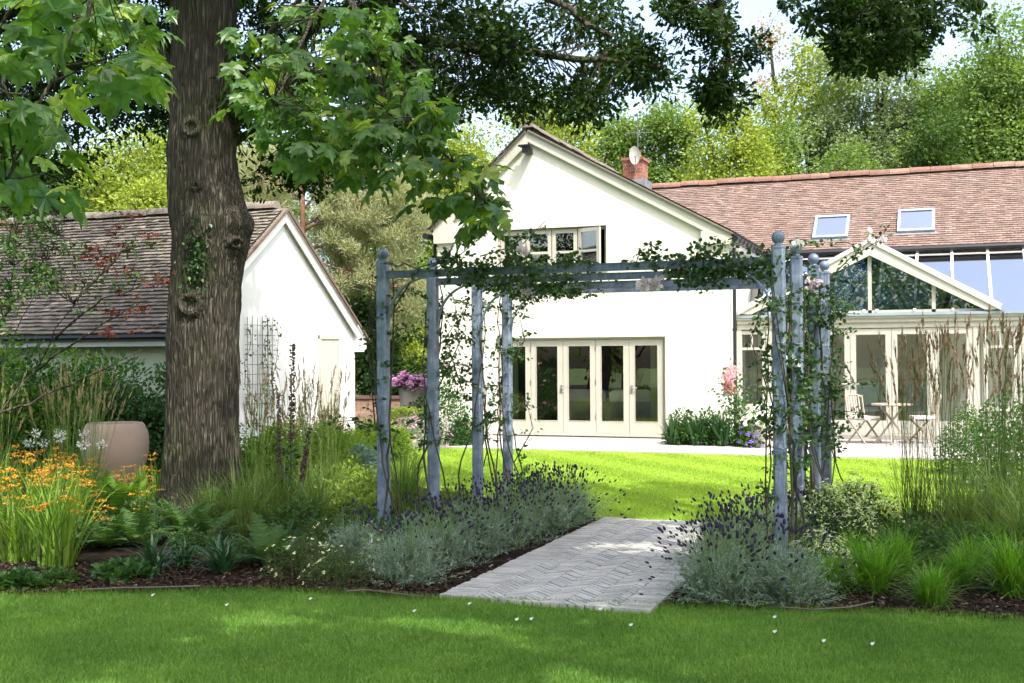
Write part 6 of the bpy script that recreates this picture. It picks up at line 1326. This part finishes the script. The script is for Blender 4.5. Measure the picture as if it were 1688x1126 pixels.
L = sprays([(-20, 340), (70, 330), (110, 380), (90, 470), (20, 500), (-20, 560)], 190, bt_ - .4, bt_ + .4, rng, .35, .03) + sprays([(60, 400), (220, 380), (280, 400), (140, 520)], 34, bt_ - .2, bt_ + .2, rng); P, O, S = leafgroup(L, .065, rng, 5, .05); b = MB(); leafcloud(b, P, O, S, LEAF, rng, .8, .6, .3); b.build('leaves', M['fernd'], t)
b = MB(); twigs_to(b, L, nd, rng, .003); b.build('twigs', M['bark2'], t)

# ------------------------------------------------------------------ trees beyond the garden
def bgtree(px, t0, ytop, wpx, key, label, seed, n=15000, ls=.20, zb=1.0, ncl=70, gaps=.0, crr=.17, bark='bark2', group='trees beyond the house', name='broadleaf_tree', pos=None, H=None, W=None, depth=.8):
    rng = np.random.default_rng(seed); n = int(n * (2.1 if pos is None else 1)); ls = ls * (.78 if pos is None else 1)
    if pos is None: q = aT(px, 588, t0); X, Yb = q.x, q.y; H = 1.65 + (588 - ytop) * t0 / F * 1.09; W = wpx * t0 / F / 2
    else: X, Yb = pos
    t = thing(name, (X, Yb, 0), label, 'tree', group); cz = (H + zb) / 2; hh = (H - zb) / 2
    C_ = []
    for k in range(ncl): d = randdir(1, rng)[0]; C_.append(d * np.array([W, W * depth, hh]) * rng.uniform(.12, 1) ** .38 * (1 - crr * .6) + [X, Yb, cz])
    C_ = np.array(C_); u = (C_[:, 2] - cz) / hh; C_[:, :2] = [X, Yb] + (C_[:, :2] - [X, Yb]) * (1.08 - .25 * u)[:, None]
    R_ = rng.uniform(.55, 1.25, ncl) * crr * (W + hh) ; P, O = cluster_pts(C_, R_, [n // ncl] * ncl, rng, .35, .7); P += .12 * R_.mean() * randdir(len(P), rng)
    b = MB(); leafcloud(b, P, O, rng.uniform(.6, 1.2, len(P)) * ls, LEAF, rng, .75, .8, .15, 1.2); b.build('crown', M[key], t)
    b = MB(); r = .018 * H + .05; limb(b, (X, Yb, -.02), (X + rng.normal(0, .2), Yb, H * .72), r, r * .35, rng, 9, 0, .15, 9); b.build('trunk', M[bark], t, True)
    b = MB()
    for c in C_[::3]: z0_ = max(zb * .6, c[2] - hh * .6 * rng.uniform(.5, 1.1)); m_ = np.array([X, Yb, z0_]) * .55 + c * .45; m_[2] -= .1 * hh; b.tube([(X, Yb, z0_), tuple(m_), tuple(c)], (r * .4, r * .25, r * .08), 5, False)
    b.build('limbs', M[bark], t); return t
B = bgtree
B(205, 40, 215, 190, 'tree_a', 'yellow green tree above the garage roof, left of the big trunk', 600, 15000, .2, 1)
B(250, 33, 290, 130, 'tree_a', 'low bright yellow green bush tree right above the garage ridge', 601, 9000, .16, .6)
B(110, 44, 235, 170, 'tree_b', 'mid green tree above the left part of the garage ridge', 602, 12000, .2, 1)
B(20, 42, 200, 200, 'tree_d', 'dark green tree at the left edge above the garage', 603, 12000, .2, 1)
B(300, 48, 170, 160, 'tree_b', 'tall green tree behind the yellow green one by the big trunk', 604, 12000, .22, 1)
B(430, 50, 215, 190, 'tree_c', 'grey green tree right of the big trunk, behind the pine', 605, 12000, .22, 1)
B(640, 52, 225, 190, 'tree_b', 'mid green tree behind the pine, left of the gable', 606, 12000, .22, 1)
B(760, 50, 185, 170, 'tree_a', 'green tree just left of the gable apex', 607, 12000, .22, 1)
B(900, 46, 168, 170, 'tree_a', 'bright yellow green tree above the gable ridge', 608, 16000, .20, 2)
B(1010, 52, 190, 150, 'tree_b', 'mid green tree left of the chimney', 609, 12000, .22, 2)
B(1110, 50, 165, 150, 'tree_b', 'mid green tree right of the aerial', 610, 12000, .22, 2)
B(1190, 44, 190, 190, 'tree_a', 'rounded yellow green tree above the main roof', 611, 17000, .19, 2)
B(1340, 54, 75, 200, 'tree_a', 'tall loose yellow green tree with sky behind it', 612, 12000, .24, 3, 70, 0, .12)
B(1285, 56, 50, 110, 'tree_r', 'sparse russet topped tree behind the tall loose one', 613, 2600, .20, 5, 40, 0, .12)
B(1450, 50, 70, 260, 'tree_c', 'big grey green tree with dark forked limbs showing', 614, 20000, .23, 3, 110, 0, .12)
B(1290, 47, 215, 120, 'tree_b', 'smaller green tree between the rounded one and the grey green one', 619, 8000, .19, 2)
B(1580, 47, 110, 180, 'tree_b', 'green tree left of the rightmost one', 615, 16000, .22, 2)
B(1670, 42, 45, 200, 'tree_b', 'large dense green tree at the right edge', 616, 20000, .21, 2)
B(1540, 40, 205, 130, 'tree_d', 'low dark green tree above the main roof near the roof windows', 617, 10000, .18, 2)
B(1760, 45, 120, 200, 'tree_b', 'green tree just beyond the right edge', 618, 10000, .22, 2)
B(1400, 43, 250, 150, 'tree_b', 'low green tree right above the roof ridge', 620, 10000, .18, 2)
# shrubs between garage and house
B(610, 31, 470, 80, 'tree_d', 'dark green tree in the gap between garage and house', 630, 9000, .12, .3, 50, 0, .2)
B(655, 34, 520, 110, 'tree_a', 'pale yellow green bush in the gap beside the house', 631, 9000, .12, .2, 50, 0, .2)
B(690, 30, 590, 70, 'tree_d', 'low dark green bush beside the left house corner', 632, 6000, .11, .1, 40, 0, .2)
B(700, 36, 420, 90, 'tree_b', 'mid green tree touching the left house wall', 633, 8000, .13, .2, 50, 0, .2)
# the pine
rng = np.random.default_rng(71); q = aT(497, 588, 30); t = thing('pine_tree', (q.x, q.y, 0), 'spreading grey green pine with an orange trunk between the garage and the house', 'pine tree')
b = MB(); nd = limb(b, (q.x, q.y, 0), tuple(aT(497, 310, 30)), .13, .07, rng, 8, 0, .1, 10); b.build('trunk', M['pinebark'], t, True)
for a_, c in (((497, 350), (560, 300)), ((500, 330), (440, 300)), ((502, 370), (620, 320)), ((497, 400), (420, 350)), ((500, 410), (660, 400)), ((498, 312), (510, 255)), ((500, 380), (590, 350)), ((505, 430), (620, 470))):
    b = MB(); nd += limb(b, tuple(aT(*a_, 30)), tuple(aT(*c, 30 + rng.uniform(-1.2, 1.2))), .04, .012, rng, 8, .1, .12, 6); b.build('limb', M['pinebark'], t, True)
polyP = [(385, 250), (470, 235), (560, 245), (650, 275), (715, 330), (725, 430), (700, 520), (630, 560), (590, 500), (530, 430), (470, 350), (400, 350), (380, 300)]
C_ = sprays(polyP, 340, 28.9, 32.0, rng, .24, .02); C_ = [c for c in C_ if not (abs(pjn([tuple(c)])[0][0] - 500) < 24 and 305 < pjn([tuple(c)])[1][0] < 430)]; P, O = cluster_pts([tuple(c) for c in C_], rng.uniform(.25, .5, len(C_)), [330] * len(C_), rng, .1, .7)
b = MB(); m_ = len(P); ax = O + randdir(m_, rng) * .8 + [0, 0, .7]; b.inst([(-.5, 0, 0), (.5, 0, 0), (.25, 1, 0), (-.25, 1, 0)], [(0, 1, 2, 3)], P, frames(ax, randdir(m_, rng)), np.stack([rng.uniform(.012, .022, m_), rng.uniform(.07, .12, m_), np.ones(m_) * .1], 1)); b.build('crown', M['pine'], t)
b = MB(); twigs_to(b, C_, nd, rng, .012); b.build('twigs', M['pinebark'], t)
# the garden goes on behind the viewer: trees that the panes mirror
for i, (x, y, H, W, k) in enumerate([(-16, -14, 11, 4.5, 'tree_b'), (-8, -17, 12, 5, 'tree_d'), (0, -15, 10, 4.5, 'tree_b'), (8, -17, 12, 5, 'tree_a'), (16, -13, 11, 5, 'tree_b'), (-22, -6, 10, 4.5, 'tree_d'), (20, 2, 10, 4.5, 'tree_b'), (-24, 4, 10, 4.5, 'tree_b')]):
    B(0, 0, 0, 0, k, ['green tree far left behind the viewer', 'dark tree left behind the viewer', 'green tree straight behind the viewer', 'yellow green tree right behind the viewer', 'green tree far right behind the viewer', 'dark tree beyond the left side of the lawn', 'green tree beyond the right side of the lawn', 'green tree left of the flower bed, outside the picture'][i], 640 + i, 5000, .34, .4, 60, 0, .2, 'bark2', 'trees behind the viewer', 'broadleaf_tree', (x, y), H, W)
# flower meshes are too many to count
for o in bpy.data.objects:
    if o.parent and o.name.split('.')[0] in ('flower_spikes', 'flowers', 'pale_leaves', 'seed_heads', 'seed_pods', 'twigs', 'trunk_shoots'): o['kind'] = 'stuff'
